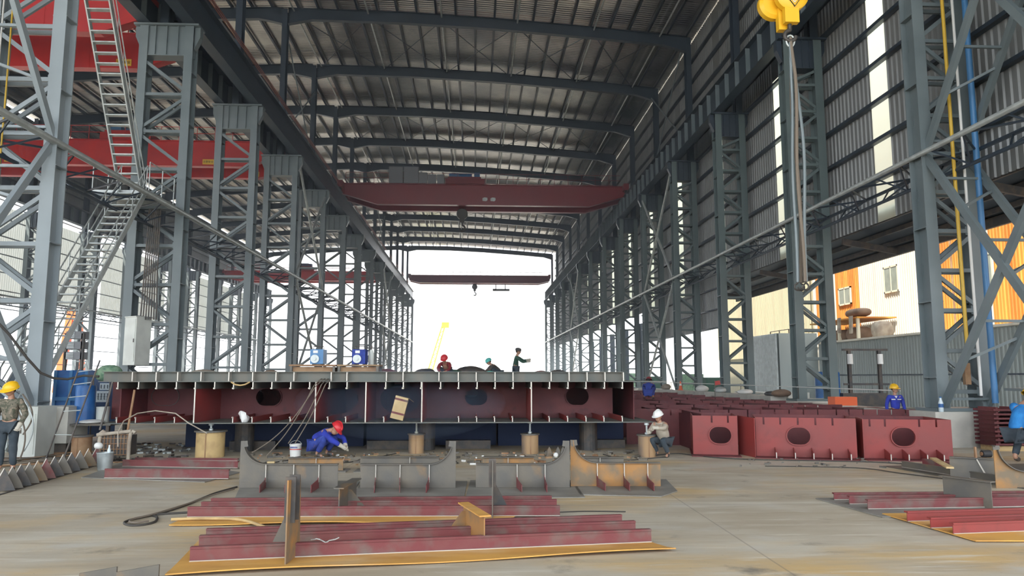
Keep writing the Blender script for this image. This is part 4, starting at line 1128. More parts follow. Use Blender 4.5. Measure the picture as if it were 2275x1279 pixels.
# tall dark post seen end on, and the T with a yellow flange
g = gp(633, 1262)
m = MB(); m.plate([(0, 0), (.55, 0), (.50, .80), (.0, .84)], g + V((0, 0, .02)), (0.02, 1, 0), (0, 0, 1), .014); pw = m.build('tee_web', 'mill_orange', t)
m = MB(); m.plate([(-.055, .40), (.055, .40), (.055, .86), (-.055, .86)], g + V((0, .12, .02)), (1, 0, 0), (0, 0, 1), .02); m.plate([(-.055, .40), (.055, .40), (.055, .86), (-.055, .86)], g + V((0, .30, .02)), (1, 0, 0), (0, 0, 1), .02); m.build('tee_flange', 'mill_dark', pw)
m = MB(); m.plate([(0, 0), (-.24, 0), (-.02, .48), (0, .48)], g + V((0, .42, .17)), (1, 0, .0), (0, 0, 1), .012); m.build('gusset', 'mill', t)
g = gp(1076, 1224); e = G(1032, 1112, .42); f0 = G(1084, 1143, .42)
yaw = math.atan2(e.y - f0.y, e.x - f0.x)
tee_bracket(t, g, yaw, (e - f0).length * .9, .36, .13, 'mill_orange', 'rust_plate', gusset=(.9, 1), gl=.26)
m = MB(); m.tube([gp(690, 1200, .20) + V((.02 * math.sin(i * 1.9), .03 * math.cos(i * 2.3), .02 * math.sin(i))) + V((i * .035, 0, 0)) for i in range(9)], .006, 6); m.build('wire_scrap', 'galv', t)

# second yellow panel behind it
t = thing('stiffened_panel', 'second rusty yellow plate with three red stiffeners, behind the front one', 'welded panel', gp(820, 1160), 'stiffened floor panels')
m = MB(); wavy_sheet(m, gp(375, 1170), gp(1120, 1163), gp(1200, 1118), gp(480, 1120), seed=2, amp=.03); m.build('plate', 'rust_plate', t)
flat_stiff(t, gp(416, 1152), gp(1244, 1149), .135, 'primer_dusty'); flat_stiff(t, gp(446, 1140), gp(1237, 1134), .135, 'primer_dusty'); flat_stiff(t, gp(468, 1128), gp(1226, 1122), .115, 'primer_dusty')
g = gp(752, 1151); e = G(792, 1064, .40); f0 = G(752, 1086, .40)
tee_bracket(t, g, math.atan2(e.y - f0.y, e.x - f0.x), (e - f0).length * .95, .38, .14, 'mill', 'mill', gusset=(.5, -1), gl=.30)
g = gp(1094, 1155)
m = MB(); m.plate([(0, 0), (.5, 0), (.46, .72), (0, .76)], g + V((0, 0, .02)), (.03, 1, 0), (0, 0, 1), .014); pw = m.build('tee_web', 'mill', t)
m = MB(); m.plate([(-.05, .40), (.05, .40), (.05, .78), (-.05, .78)], g + V((.0, .1, .02)), (1, 0, 0), (0, 0, 1), .018); m.build('tee_flange', 'mill_dark', pw)
m = MB(); m.plate([(0, 0), (.25, 0), (.03, .42), (0, .42)], g + V((.02, .3, .02)), (1, 0, 0), (0, 0, 1), .012); m.build('gusset', 'mill_dark', t)

# curved bracket units on grey plates
def curved_unit(label, px0, px1, pyb, peak_px, flip, mname, stf, plate_pts, extra_flange=True, h=.40, hp=.79, mfl='mill'):
    """web with level top that sweeps up in a curve to a tall end; px0..px1 the web ends"""
    g0, g1 = gp(px0, pyb), gp(px1, pyb)
    t = thing('curved_bracket', label, 'welded bracket', g0, 'curved bracket units on grey plates')
    ex = (g1 - g0); L = ex.length; ex.normalize()
    c = abs(gp(peak_px, pyb).x - g0.x) if not flip else abs(g1.x - gp(peak_px, pyb).x)
    n = 12; base = .02
    if flip: top = [(0, h), (L - c, h)] + [(L - c + (c - .06) * math.sin(math.radians(90 * i / n)), h + (hp - h) * (1 - math.cos(math.radians(90 * i / n)))) for i in range(1, n + 1)] + [(L, hp)]
    else: top = [(0, hp), (.06, hp)] + [(c - (c - .06) * math.cos(math.radians(90 * i / n)) , h + (hp - h) * (1 - math.sin(math.radians(90 * i / n)))) for i in range(1, n + 1)] + [(L, h)]
    m = MB(); m.plate([(0, 0), (L, 0)] + top[::-1], g0 + V((0, 0, base)), ex, (0, 0, 1), .014); m.build('web', mname, t)
    m = MB()
    for (a, za), (b, zb) in zip(top, top[1:]):
        if za == zb == hp: continue
        m.bar(g0 + ex * a + V((0, 0, base + za)), g0 + ex * b + V((0, 0, base + zb)), .11, .012)
    m.build('flange', mfl, t)
    for px in stf:
        s = (gp(px, pyb).x - g0.x)
        o = g0 + ex * s
        m = MB(); m.plate([(0, .10), (.012, .10), (.012, h), (0, h)], o + V((0, -.03, base)), (1, 0, 0), (0, 0, 1), .05); st = m.build('upright', 'weld', t)
        m = MB(); m.plate([(0, 0), (-.55, 0), (-.55, .12), (-.08, .15), (0, .22)], o + V((0, -.01, base)), (-.10 if s < L / 2 else .02, 1, 0), (0, 0, 1), .012)
        q = m.build('foot_stiffener', 'primer_dusty', t)
    m = MB(); sheet_poly(m, plate_pts, .014, .003); m.build('base_plate', 'mill_base', t)
    return t
curved_unit('grey curved bracket with its tall end at the left, the first of the row', 531, 750, 1086, 592, False, 'mill', (590, 652, 708), [gp(520, 1112), gp(772, 1112), gp(800, 1070), gp(540, 1068)])
curved_unit('grey curved bracket with its tall end at the right, behind the slanted T', 800, 1012, 1086, 952, True, 'mill', (834, 888, 953), [gp(775, 1110), gp(1030, 1112), gp(1038, 1070), gp(808, 1068)])
curved_unit('dark grey curved bracket sweeping up to the joint with the orange one', 1057, 1266, 1085, 1208, True, 'mill', (1148, 1210), [gp(1034, 1108), gp(1300, 1106), gp(1272, 1068), gp(1045, 1068)])
curved_unit('orange-rusted curved bracket at the right-hand end of the row', 1268, 1468, 1082, 1328, False, 'mill_orange', (1326, 1386, 1438), [gp(1288, 1100), gp(1470, 1104), gp(1505, 1092), gp(1480, 1066), gp(1268, 1068)])
# T beams lying behind them
def tee_beam(label, px0, px1, pyb, h, mname, post_px, mfl='mill'):
    g0, g1 = gp(px0, pyb), gp(px1, pyb); d = g1 - g0
    t = thing('tee_beam', label, 'steel beam', g0, 'low T beams behind the brackets')
    m = MB(); m.plate([(0, 0), (d.length, 0), (d.length, h), (0, h)], g0, d, (0, 0, 1), .014); m.build('web', mname, t)
    m = MB(); m.bar(g0 + V((0, 0, h)), g1 + V((0, 0, h)), .14, .014); m.build('flange', mfl, t)
    for px in post_px:
        s = gp(px, pyb) - g0; m = MB(); m.plate([(0, 0), (.012, 0), (.012, h), (0, h)], g0 + d.normalized() * s.length + V((0, -.03, 0)), (1, 0, 0), (0, 0, 1), .05); m.build('upright', 'weld', t)
    m = MB(); m.plate([(-.1, -.25), (d.length + .1, -.25), (d.length + .1, .3), (-.1, .3)], g0 + V((0, 0, .009)), d, (0, 1, 0), .014); m.build('base_plate', 'mill_base', t)
tee_beam('low T beam half grey half orange, behind the first curved bracket', 640, 762, 1046, .27, 'mill_orange', (702,))
tee_beam('low grey T beam behind the second curved bracket', 800, 975, 1046, .29, 'mill', (910,))
tee_beam('low ochre T beam left of the tall bracket joint', 1072, 1186, 1042, .25, 'mill_orange', (1128,))
tee_beam('low grey T beam behind the orange curved bracket', 1292, 1386, 1042, .25, 'mill', (1332,))

# pale red panel at the left
t = thing('stiffened_panel', 'pale red dusty panel with two long stiffeners, left of the curved brackets', 'welded panel', gp(330, 1066), 'stiffened floor panels')
m = MB(); sheet_poly(m, [gp(180, 1062), gp(455, 1072), gp(535, 1050), gp(300, 1018)], .014, .003); m.build('plate', 'mill_base', t)
flat_stiff(t, gp(232, 1064), gp(508, 1066), .17, 'primer_dusty'); flat_stiff(t, gp(272, 1038), gp(528, 1042), .14, 'primer_dusty'); flat_stiff(t, gp(300, 1024), gp(528, 1026), .06, 'primer_dusty')
# row of leaning brackets at far left
t0 = None
for k in range(12):
    px = -20 + 19.5 * k; py = 1094 - 5.6 * k
    g = gp(px, py)
    t = thing('leaning_bracket', f'small leaning steel bracket in the left-hand row, {nth(k)} to the picture edge' if k else 'small leaning steel bracket at the picture edge, start of the left-hand row', 'bracket', g, 'row of leaning brackets')
    d = V((.35, .95, 0)).normalized()
    mm = ('mill_dark', 'mill', 'mill_dark', 'mill', 'mill_orange', 'primer_dusty')[k % 6]
    d = V((.93, .36, 0)).normalized(); d2 = V((-.36, .93, 0)).normalized(); z0 = V((0, 0, .02))
    m = MB(); m.plate([(0, 0), (.34, 0), (.30, .10), (.165, .36), (.15, .36)], g + z0, d, (0, 0, 1), .012); m.build('web', mm, t)
    m = MB(); m.bar(g + z0, g + z0 + d * .16 + V((0, 0, .37)), .014, .03, up=d2); m.build('edge', 'weld', t)
    m = MB(); m.plate([(0, 0), (.55, 0), (.5, .18), (0, .34)], g + z0 + d * .16, d2, (0, 0, 1), .012); m.build('gusset', 'mill_dark', t)
m = MB(); m.bar(gp(-30, 1108), gp(240, 1026), .05, .02); tag(m.build('flat_strip', 'mill_dark'), 'thin dark strip on the floor in front of the row of leaning brackets', 'steel strip')

# steel offcuts at the lower left edge
t = thing('steel_offcut', 'small grey steel offcut at the bottom edge of the picture, left one', 'offcut', gp(215, 1286))
m = MB(); m.plate([(0, 0), (.35, .0), (.35, .13), (0, .07)], gp(176, 1290), gp(255, 1290) - gp(176, 1290), (0, 0, 1), .02); m.build('web', 'mill', t)
t = thing('steel_offcut', 'small grey steel offcut at the bottom edge of the picture, right one', 'offcut', gp(300, 1286))
m = MB(); m.plate([(0, 0), (.40, .0), (.40, .15), (0, .08)], gp(258, 1290), gp(342, 1290) - gp(258, 1290), (0, 0, 1), .02); m.build('web', 'mill', t)

# right-hand panels
t = thing('stiffened_panel', 'yellow-edged plate at the right picture edge with three bright red stiffeners', 'welded panel', gp(2120, 1190), 'stiffened floor panels')
m = MB(); sheet_poly(m, [gp(1960, 1144), gp(2168, 1205), gp(2420, 1205), gp(2420, 1140)], .014, .012); m.build('plate', 'rust_plate', t)
flat_stiff(t, gp(2016, 1162), gp(2420, 1150), .13, 'primer_bright'); flat_stiff(t, gp(2068, 1177), gp(2420, 1164), .13, 'primer_bright'); flat_stiff(t, gp(2118, 1190), gp(2420, 1178), .13, 'primer_bright')
t = thing('stiffened_panel', 'grey plate at the right with three dusty red stiffeners and a grey T across them', 'welded panel', gp(2050, 1120), 'stiffened floor panels')
m = MB(); sheet_poly(m, [gp(1812, 1108), gp(1960, 1150), gp(2420, 1138), gp(2420, 1095)], .014, .003); m.build('plate', 'mill_base', t)
flat_stiff(t, gp(1853, 1113), gp(2420, 1108), .105, 'primer_dusty'); flat_stiff(t, gp(1887, 1123), gp(2420, 1116), .12, 'primer_dusty'); flat_stiff(t, gp(1928, 1134), gp(2420, 1126), .135, 'primer_dusty')
e = G(2096, 1062, .40); f0 = G(2206, 1076, .40); g = gp(2206, 1133)
tee_bracket(t, g, math.atan2(e.y - f0.y, e.x - f0.x) , (e - f0).length, .38, .12, 'mill', 'mill')
t = thing('stiffened_panel', 'dark grey-red panel behind the T at the right, below the red web frames', 'welded panel', gp(2100, 1050), 'stiffened floor panels')
m = MB(); sheet_poly(m, [gp(1962, 1036), gp(2110, 1062), gp(2300, 1090), gp(2420, 1085), gp(2330, 1030)], .014, .003); m.build('plate', 'mill', t)
flat_stiff(t, gp(2005, 1040), gp(2220, 1075), .13, 'mill'); flat_stiff(t, gp(2050, 1034), gp(2250, 1064), .13, 'primer_dusty')
t = thing('tee_beam', 'dark T beam with a slanting strut, beside the ochre curved bracket at the right', 'steel beam', gp(2112, 1062))
g0, g1 = gp(2112, 1062), gp(2212, 1068); d = g1 - g0
m = MB(); m.plate([(0, 0), (d.length, 0), (d.length, .40), (0, .40)], g0, d, (0, 0, 1), .014); m.build('web', 'mill', t)
m = MB(); m.bar(g0 + V((0, 0, .40)), g1 + V((0, 0, .40)), .14, .014); m.build('flange', 'mill', t)
m = MB(); m.bar(g0 + d * .6 + V((0, -.03, .38)), g0 + d * .78 + V((0, -.1, .0)), .02); m.build('strut', 'weld', t)
t = thing('curved_bracket', 'ochre curved bracket at the right picture edge, in front of the man in sky blue', 'welded bracket', gp(2213, 1082))
g0, g1 = gp(2213, 1084), gp(2340, 1084); ex = (g1 - g0); L = ex.length; ex.normalize(); top = [(0, .72), (.05, .72)] + [(.55 - .50 * math.cos(math.radians(9 * i)), .28 + .44 * (1 - math.sin(math.radians(9 * i)))) for i in range(1, 11)] + [(L, .28)]
m = MB(); m.plate([(0, 0), (L, 0)] + top[::-1], g0, ex, (0, 0, 1), .014); m.build('web', 'mill_orange', t)
m = MB()
for (a, za), (b, zb) in zip(top, top[1:]): m.bar(g0 + ex * a + V((0, 0, za)), g0 + ex * b + V((0, 0, zb)), .12, .014)
m.build('flange', 'mill', t)
m = MB(); q0, q1 = gp(2072, 1004, .40), gp(2110, 1026, .40)
m.bar(V((q0.x, q0.y, .28)), V((q1.x, q1.y, .30)), .12, .03); tag(m.build('timber_offcut', 'wood'), 'pale timber offcut lying on the panel in front of the rightmost web frame', 'timber')
# ================================================================== PEOPLE
def skin_eval(J, E, sub=2):
    """J: {name:(pos, radius)}, E: edges; grows one continuous surface and returns it as MB data"""
    names = list(J); idx = {n: i for i, n in enumerate(names)}
    me = bpy.data.meshes.new('grow'); me.from_pydata([tuple(J[n][0]) for n in names], [(idx[a], idx[b]) for a, b in E], [])
    o = bpy.data.objects.new('grow', me); COL.objects.link(o)
    md = o.modifiers.new('s', 'SKIN'); md.use_smooth_shade = True; md.branch_smoothing = .6
    sv = me.skin_vertices[0].data
    for n in names:
        r = J[n][1]; sv[idx[n]].radius = (r, r) if not isinstance(r, tuple) else r
        sv[idx[n]].use_root = (n == names[0])
    sb = o.modifiers.new('d', 'SUBSURF'); sb.levels = sub; sb.render_levels = sub
    dg = bpy.context.evaluated_depsgraph_get(); dg.update()
    ev = o.evaluated_get(dg); m2 = ev.to_mesh()
    vs = [tuple(v.co) for v in m2.vertices]; fs = [tuple(p.vertices) for p in m2.polygons]
    ev.to_mesh_clear(); bpy.data.objects.remove(o); bpy.data.meshes.remove(me)
    m = MB(); m.v = vs; m.f = fs; return m
def person(name, label, base, yaw, P, jacket, trousers, hat=None, gloves=None, look=None, group=None, boots='mill_dark', stripe=False, mask=None, detail=2, hat_scale=1.0, scale=1.0, vest=None):
    """P: joint positions in the figure's own frame (x to its right, y ahead, z up)"""
    R = Matrix.Rotation(yaw, 3, 'Z'); base = V(base)
    def W(p): return base + R @ (V(p) * scale)
    Jp = {k: W(v) for k, v in P.items()}; s = scale
    def J(n, r): return (Jp[n], r * s)
    hd = Jp['head']; nk = Jp['neck']
    pel = Jp['pelvis']; ch = Jp['chest']
    body = {'pelvis': J('pelvis', .125), 'waist': (pel.lerp(ch, .5), .115 * s), 'chest': J('chest', .135), 'neck': J('neck', .055), 'headlow': (nk.lerp(hd, .55), .058 * s)}
    E = [('pelvis', 'waist'), ('waist', 'chest'), ('chest', 'neck'), ('neck', 'headlow')]
    for sd in 'LR':
        body['sh' + sd] = J('sh' + sd, .062); body['el' + sd] = J('el' + sd, .042); body['wr' + sd] = J('wr' + sd, .028)
        hip = 'hip' + sd; body[hip] = J(hip, .088); body['kn' + sd] = J('kn' + sd, .058); body['an' + sd] = J('an' + sd, .042); body['to' + sd] = J('to' + sd, .036)
        E += [('chest', 'sh' + sd), ('sh' + sd, 'el' + sd), ('el' + sd, 'wr' + sd), ('pelvis', hip), (hip, 'kn' + sd), ('kn' + sd, 'an' + sd), ('an' + sd, 'to' + sd)]
        # palm
        d = (Jp['wr' + sd] - Jp['el' + sd]).normalized()
        body['pa' + sd] = (Jp['wr' + sd] + d * .075 * s, .034 * s); E += [('wr' + sd, 'pa' + sd)]
    m = skin_eval(body, E, detail)
    # head: skull, jaw, nose, ears, brow, lips
    lk = V(look) if look is not None else V((0, 1, -.05)); lk = (R @ lk).normalized()
    up = (hd - nk).normalized(); up = (up - lk * up.dot(lk)).normalized(); rt = lk.cross(up)
    HR = Matrix((rt, lk, up)).transposed()
    def H(x, y, z): return hd + HR @ (V((x, y, z)) * s)
    m.ball(H(0, 0, .015), .1 * s, 16, 12, (.78, .96, 1.08), HR)
    m.ball(H(0, .025, -.055), .07 * s, 14, 10, (.82, .95, .95), HR)
    m.ball(H(0, .098, -.012), .02 * s, 8, 6, (.7, 1.1, 1.5), HR)
    for q in (-1, 1):
        m.ball(H(q * .080, -.005, -.005), .03 * s, 8, 6, (.35, .7, 1.05), HR)
        m.ball(H(q * .033, .080, .018), .018 * s, 8, 6, (1.2, .5, .55), HR)
    m.ball(H(0, .088, -.060), .02 * s, 8, 6, (1.3, .5, .35), HR)
    # fingers and thumb, curled
    for sd in 'LR':
        q = 1 if sd == 'R' else -1
        w_ = Jp['wr' + sd]; d = (w_ - Jp['el' + sd]).normalized()
        side = d.cross(R @ V((0, 1, 0)));
        if side.length < .2: side = d.cross(V((0, 0, 1)))
        side.normalize(); nrm = side.cross(d).normalized()
        pc = w_ + d * .08 * s
        for i, (off, ln) in enumerate(((-.028, .070), (-.010, .078), (.009, .073), (.027, .058))):
            a = pc + side * off * s; b = a + (d * .6 + nrm * .35) * ln * .5 * s; c = b + (d * .25 + nrm * .9) * ln * .45 * s
            m.tube([a - d * .02 * s, a, b, c], [.011 * s, .0105 * s, .0095 * s, .007 * s], 6)
        a = w_ + d * .045 * s + side * (-.03) * s
        m.tube([a, a + (d * .5 - side * .7 + nrm * .3).normalized() * .04 * s, a + (d * .9 - side * .35 + nrm * .6).normalized() * .065 * s], [.012 * s, .011 * s, .008 * s], 6)
    body_o = m.build(name, 'skin', base=base, smooth=True)
    tag(body_o, label, 'person', group)
    # eyes and hair
    m = MB()
    for q in (-1, 1): m.ball(H(q * .033, .092, .016), .009 * s, 6, 5)
    m.build('eyes', 'black', body_o)
    m = MB(); m.ball(H(0, -.022, .035), .1 * s, 14, 10, (.84, .94, 1.05), HR); m.build('hair', 'hair', body_o, smooth=True)
    # jacket
    jk = {'pelvis': J('pelvis', (.155 * s) / s), 'waist': (pel.lerp(ch, .5), .150 * s), 'chest': J('chest', .165), 'collar': (ch.lerp(nk, .7), .085 * s)}
    E = [('pelvis', 'waist'), ('waist', 'chest'), ('chest', 'collar')]
    for sd in 'LR':
        jk['sh' + sd] = J('sh' + sd, .082); jk['um' + sd] = (Jp['sh' + sd].lerp(Jp['el' + sd], .55), .066 * s); jk['el' + sd] = J('el' + sd, .058); jk['cu' + sd] = (Jp['el' + sd].lerp(Jp['wr' + sd], .88), .046 * s)
        E += [('chest', 'sh' + sd), ('sh' + sd, 'um' + sd), ('um' + sd, 'el' + sd), ('el' + sd, 'cu' + sd)]
    m = skin_eval(jk, E, detail)
    m.v = [tuple(V(v) + V((1, 1, .6)) * (noise.noise(V(v) * 9) * .012 * s)) for v in m.v]
    jo = m.build('jacket', jacket, body_o, smooth=True)
    m = MB(); a = ch.lerp(nk, .62); m.tube([a + HR @ V((.075 * math.cos(t_), .075 * math.sin(t_), 0)) * s for t_ in [i * math.pi / 8 for i in range(17)]], .016 * s, 6); m.build('collar', jacket, jo, smooth=True)
    if stripe:
        fw = R @ V((0, 1, 0)); rg = R @ V((1, 0, 0))
        for q in (-1, 1):
            m = MB(); a = ch + fw * .150 * s + rg * q * .03 * s + V((0, 0, .03 * s)); m.bar(a, a + rg * q * .11 * s - fw * .02 * s, .02 * s, .028 * s); m.build('reflective_stripe', 'white', jo)
        m = MB(); a = ch + fw * .15 * s + V((0, 0, .06 * s)); m.add([a, a + rg * .045 * s + V((0, 0, .075 * s)) - fw * .04 * s, a - rg * .045 * s + V((0, 0, .075 * s)) - fw * .04 * s], [(0, 1, 2)]); m.build('shirt', 'white', jo)
    if vest:
        m = skin_eval({'pelvis': (pel, .150 * s), 'waist': (pel.lerp(ch, .5), .162 * s), 'chest': (ch, .180 * s)}, [('pelvis', 'waist'), ('waist', 'chest')], detail); m.build('vest', vest, jo, smooth=True)
    # trousers
    tr = {'pelvis': J('pelvis', .145)}; E = []
    for sd in 'LR':
        tr['hip' + sd] = J('hip' + sd, .105); tr['th' + sd] = (Jp['hip' + sd].lerp(Jp['kn' + sd], .5), .09 * s); tr['kn' + sd] = J('kn' + sd, .076); tr['sh' + sd] = (Jp['kn' + sd].lerp(Jp['an' + sd], .5), .068 * s); tr['he' + sd] = (Jp['kn' + sd].lerp(Jp['an' + sd], .9), .062 * s)
        E += [('pelvis', 'hip' + sd), ('hip' + sd, 'th' + sd), ('th' + sd, 'kn' + sd), ('kn' + sd, 'sh' + sd), ('sh' + sd, 'he' + sd)]
    m = skin_eval(tr, E, detail)
    m.v = [tuple(V(v) + V((1, 1, .3)) * (noise.noise(V(v) * 8) * .010 * s)) for v in m.v]
    m.build('trousers', trousers, body_o, smooth=True)
    for sd in 'LR':
        m = skin_eval({'an': (Jp['an' + sd], .052 * s), 'mid': (Jp['an' + sd].lerp(Jp['to' + sd], .55) - V((0, 0, .012)), .048 * s), 'to': (Jp['to' + sd] , .044 * s)}, [('an', 'mid'), ('mid', 'to')], 1)
        m.build('shoe', boots, body_o, smooth=True)
    if gloves:
        for sd in 'LR':
            w_ = Jp['wr' + sd]; d = (w_ - Jp['el' + sd]).normalized(); side = d.cross(R @ V((0, 1, 0)))
            if side.length < .2: side = d.cross(V((0, 0, 1)))
            side.normalize(); nrm = side.cross(d).normalized(); pc = w_ + d * .08 * s
            m = MB(); m.tube([w_ - d * .06 * s, w_ + d * .01 * s, w_ + d * .05 * s, w_ + d * .085 * s, w_ + d * .1 * s], [.05 * s, .04 * s, .046 * s, .040 * s, .02 * s], 10)
            for off, ln in ((-.030, .075), (-.010, .083), (.010, .078), (.029, .062)):
                a = pc + side * off * s; b = a + (d * .6 + nrm * .35) * ln * .55 * s; c = b + (d * .25 + nrm * .9) * ln * .48 * s
                m.tube([a - d * .02 * s, a, b, c], [.0145 * s, .014 * s, .013 * s, .010 * s], 6)
            a = w_ + d * .045 * s - side * .034 * s
            m.tube([a, a + (d * .5 - side * .7 + nrm * .3).normalized() * .045 * s, a + (d * .9 - side * .35 + nrm * .6).normalized() * .07 * s], [.016 * s, .014 * s, .011 * s], 6)
            m.build('glove', gloves, body_o, smooth=True)
    if hat:
        s2 = s * hat_scale
        m = MB(); n = 18; vs = []
        for j in range(9):
            a = math.pi / 2 * j / 8
            for i in range(n):
                b = 2 * math.pi * i / n; vs.append(H(.118 * math.cos(b) * math.cos(a) * hat_scale, (-.012 + .138 * math.sin(b) * math.cos(a)) * hat_scale, .045 + .118 * math.sin(a) * hat_scale))
        m.add(vs, [(j * n + i, j * n + (i + 1) % n, (j + 1) * n + (i + 1) % n, (j + 1) * n + i) for j in range(8) for i in range(n)])
        # crown ridge
        m.tube([H(0, -.012 + .14 * math.sin(a), .05 + .120 * math.cos(a)) for a in [math.radians(-70 + 14 * i) for i in range(11)]], .012 * s, 6)
        hh = m.build('helmet', hat, body_o, smooth=True)
        m = MB(); vs = []
        for r_ in (1.0, 1.12):
            for i in range(n):
                b = 2 * math.pi * i / n; fr = max(0, math.sin(b)) ** 2; e = r_ + (r_ > 1) * .32 * fr
                vs.append(H(.119 * math.cos(b) * e, -.012 + .139 * math.sin(b) * e, .045 - (r_ > 1) * .012 * (1 + fr)))
        m.add(vs, [(i, (i + 1) % n, n + (i + 1) % n, n + i) for i in range(n)]); m.build('brim', hat, hh, smooth=True)
    if mask:
        m = MB(); m.plate([(-.09, -.12), (.09, -.12), (.10, .06), (-.10, .06)], H(0, .125, -.02), rt, up, .012); m.build('face_shield', mask, body_o)
    return body_o
STAND = dict(pelvis=(0, 0, .95), chest=(0, 0, 1.27), neck=(0, .0, 1.47), head=(0, .02, 1.61),
             shL=(-.17, 0, 1.40), elL=(-.25, -.03, 1.12), wrL=(-.26, .08, .88), shR=(.17, 0, 1.40), elR=(.25, -.03, 1.12), wrR=(.26, .08, .88),
             hipL=(-.09, 0, .90), knL=(-.11, .03, .49), anL=(-.12, -.02, .09), toL=(-.14, .13, .045), hipR=(.09, 0, .90), knR=(.11, .03, .49), anR=(.12, -.02, .09), toR=(.14, .13, .045))
SQUAT = dict(pelvis=(0, -.12, .28), chest=(0, .16, .52), neck=(0, .30, .64), head=(0, .38, .72),
             shL=(-.17, .22, .60), elL=(-.22, .42, .38), wrL=(-.10, .60, .30), shR=(.17, .22, .60), elR=(.22, .42, .38), wrR=(.10, .60, .28),
             hipL=(-.10, -.10, .26), knL=(-.20, .28, .46), anL=(-.16, .02, .09), toL=(-.20, .18, .045), hipR=(.10, -.10, .26), knR=(.20, .28, .46), anR=(.16, .02, .09), toR=(.20, .18, .045))
def face_to(dx, dy): return math.atan2(dy, dx) - math.pi / 2

# man at the left picture edge
g = gp(12, 1050)
P = dict(STAND); P.update(elR=(.24, -.05, 1.13), wrR=(.20, .10, .90), elL=(-.27, -.02, 1.12), wrL=(-.22, .12, .90), knR=(.10, .04, .49), toR=(.18, .12, .045), head=(0, .06, 1.60))
person('person', 'person in camouflage jacket, dark trousers and yellow helmet standing at the left picture edge', g, face_to(.15, -1), P, 'camo', 'dark_cloth', hat='yellow_hat', gloves='glove', look=(.75, .6, -.35), scale=1.03, hat_scale=1.06)
# welder crouching under the front of the block
g = gp(712, 1016)
P = dict(SQUAT); P.update(pelvis=(0, -.18, .32), chest=(0, .12, .50), neck=(0, .26, .57), head=(0, .36, .59), shL=(-.17, .16, .54), shR=(.17, .16, .54), wrL=(-.06, .56, .24), wrR=(.08, .56, .26))
person('person', 'person in blue workwear and red helmet crouching to weld in front of the block', g, face_to(1, -.45), P, 'royal_cloth', 'blue_cloth', hat='red_hat', gloves='glove', look=(.25, .6, -.55), mask=None, scale=1.15)
# man in blue behind the concrete plinth
g = V((12.62, 22.0, 0)); 
person('person', 'person in royal blue jacket with reflective stripe and yellow helmet behind the right-hand concrete plinth', g, face_to(-.25, -1), STAND, 'royal_cloth', 'dark_cloth', hat='yellow_hat', look=(-.75, .8, -.05), stripe=True, scale=.96)
# man in sky blue at the right edge, bending away
g = A(2263, 1030, 16.3); g.z = 0
P = dict(SQUAT); P.update(pelvis=(0, -.04, .55), chest=(0, .16, .88), neck=(0, .32, 1.10), head=(0, .42, 1.20), shL=(-.18, .22, 1.04), shR=(.18, .22, 1.04), elL=(-.24, .40, .80), wrL=(-.14, .56, .66), elR=(.24, .40, .80), wrR=(.14, .56, .66), hipL=(-.10, -.04, .52), hipR=(.10, -.04, .52), knL=(-.16, .30, .48), knR=(.16, .30, .48), anL=(-.14, .10, .09), toL=(-.15, .24, .045), anR=(.14, .10, .09), toR=(.15, .24, .045))
person('person', 'person in bright sky blue jacket crouching at the right picture edge', g, face_to(1, .3), P, 'cyan_cloth', 'dark_cloth', hat='yellow_hat', scale=1.22, look=(0, 1, -.5))
# man crouching by the right end of the block
g = gp(1474, 1015)
P = dict(SQUAT); P.update(pelvis=(0, -.10, .42), chest=(0, .10, .72), neck=(0, .16, .90), head=(0, .2, 1.0), shL=(-.17, .12, .82), shR=(.17, .12, .82), elL=(-.24, .32, .72), wrL=(-.12, .5, .74), elR=(.26, .2, .6), wrR=(.12, .42, .62), hipL=(-.1, -.1, .38), hipR=(.1, -.1, .38), knL=(-.16, .28, .44), knR=(.16, .28, .44))
person('person', 'person in khaki vest and pale cap crouching at the right end of the block', g, face_to(-.75, -.7), P, 'tarp', 'dark_cloth', hat='white', gloves='glove', vest='tarp', look=(0, 1, -.3), scale=.97)
# man sitting on the red blocks
q = A(1432, 882, 30.0)
SIT = dict(SQUAT)
person('person', 'person in dark blue with a dark red cap squatting on the rear red blocks', (q.x, 29.3, 1.05), face_to(.3, 1), SIT, 'blue_cloth', 'blue_cloth', hat='crane_dull', look=(0, 1, -.4), detail=1)
# three on the deck
KN = dict(SQUAT); KN.update(pelvis=(0, -.02, .48), chest=(0, .02, .82), neck=(0, .06, 1.02), head=(0, .10, 1.15), shL=(-.17, .04, .94), shR=(.17, .04, .94), elL=(-.2, .3, .78), wrL=(-.1, .5, .82), elR=(.22, .28, .72), wrR=(.12, .5, .74), hipL=(-.1, 0, .44), hipR=(.1, 0, .44), knL=(-.14, .18, .09), anL=(-.14, -.22, .09), toL=(-.14, -.36, .05), knR=(.14, .18, .09), anR=(.14, -.22, .09), toR=(.14, -.36, .05))
q = A(1146, 840, 31)
person('person', 'person in dark green kneeling upright on top of the block', (q.x, 31, ZD + .02), face_to(1, -.15), KN, 'green_cloth', 'dark_cloth', hat='mill_dark', gloves='glove', look=(0, 1, -.2), detail=1, hat_scale=.95)
q = A(1106, 840, 31)
person('person', 'person in dark clothes hunched low on the block, with a teal cloth before them', (q.x, 31.2, ZD + .02), face_to(-1, -.2), SQUAT, 'mill_dark', 'dark_cloth', hat='teal_cloth', look=(0, 1, -.5), detail=1)
q = A(992, 840, 27)
person('person', 'person in pink-red helmet whose head shows just above the block deck', (q.x, 27, ZD + .02), face_to(-.2, -1), SQUAT, 'crane_dull', 'dark_cloth', hat='red_hat', look=(0, 1, -.5), detail=1, hat_scale=1.15)

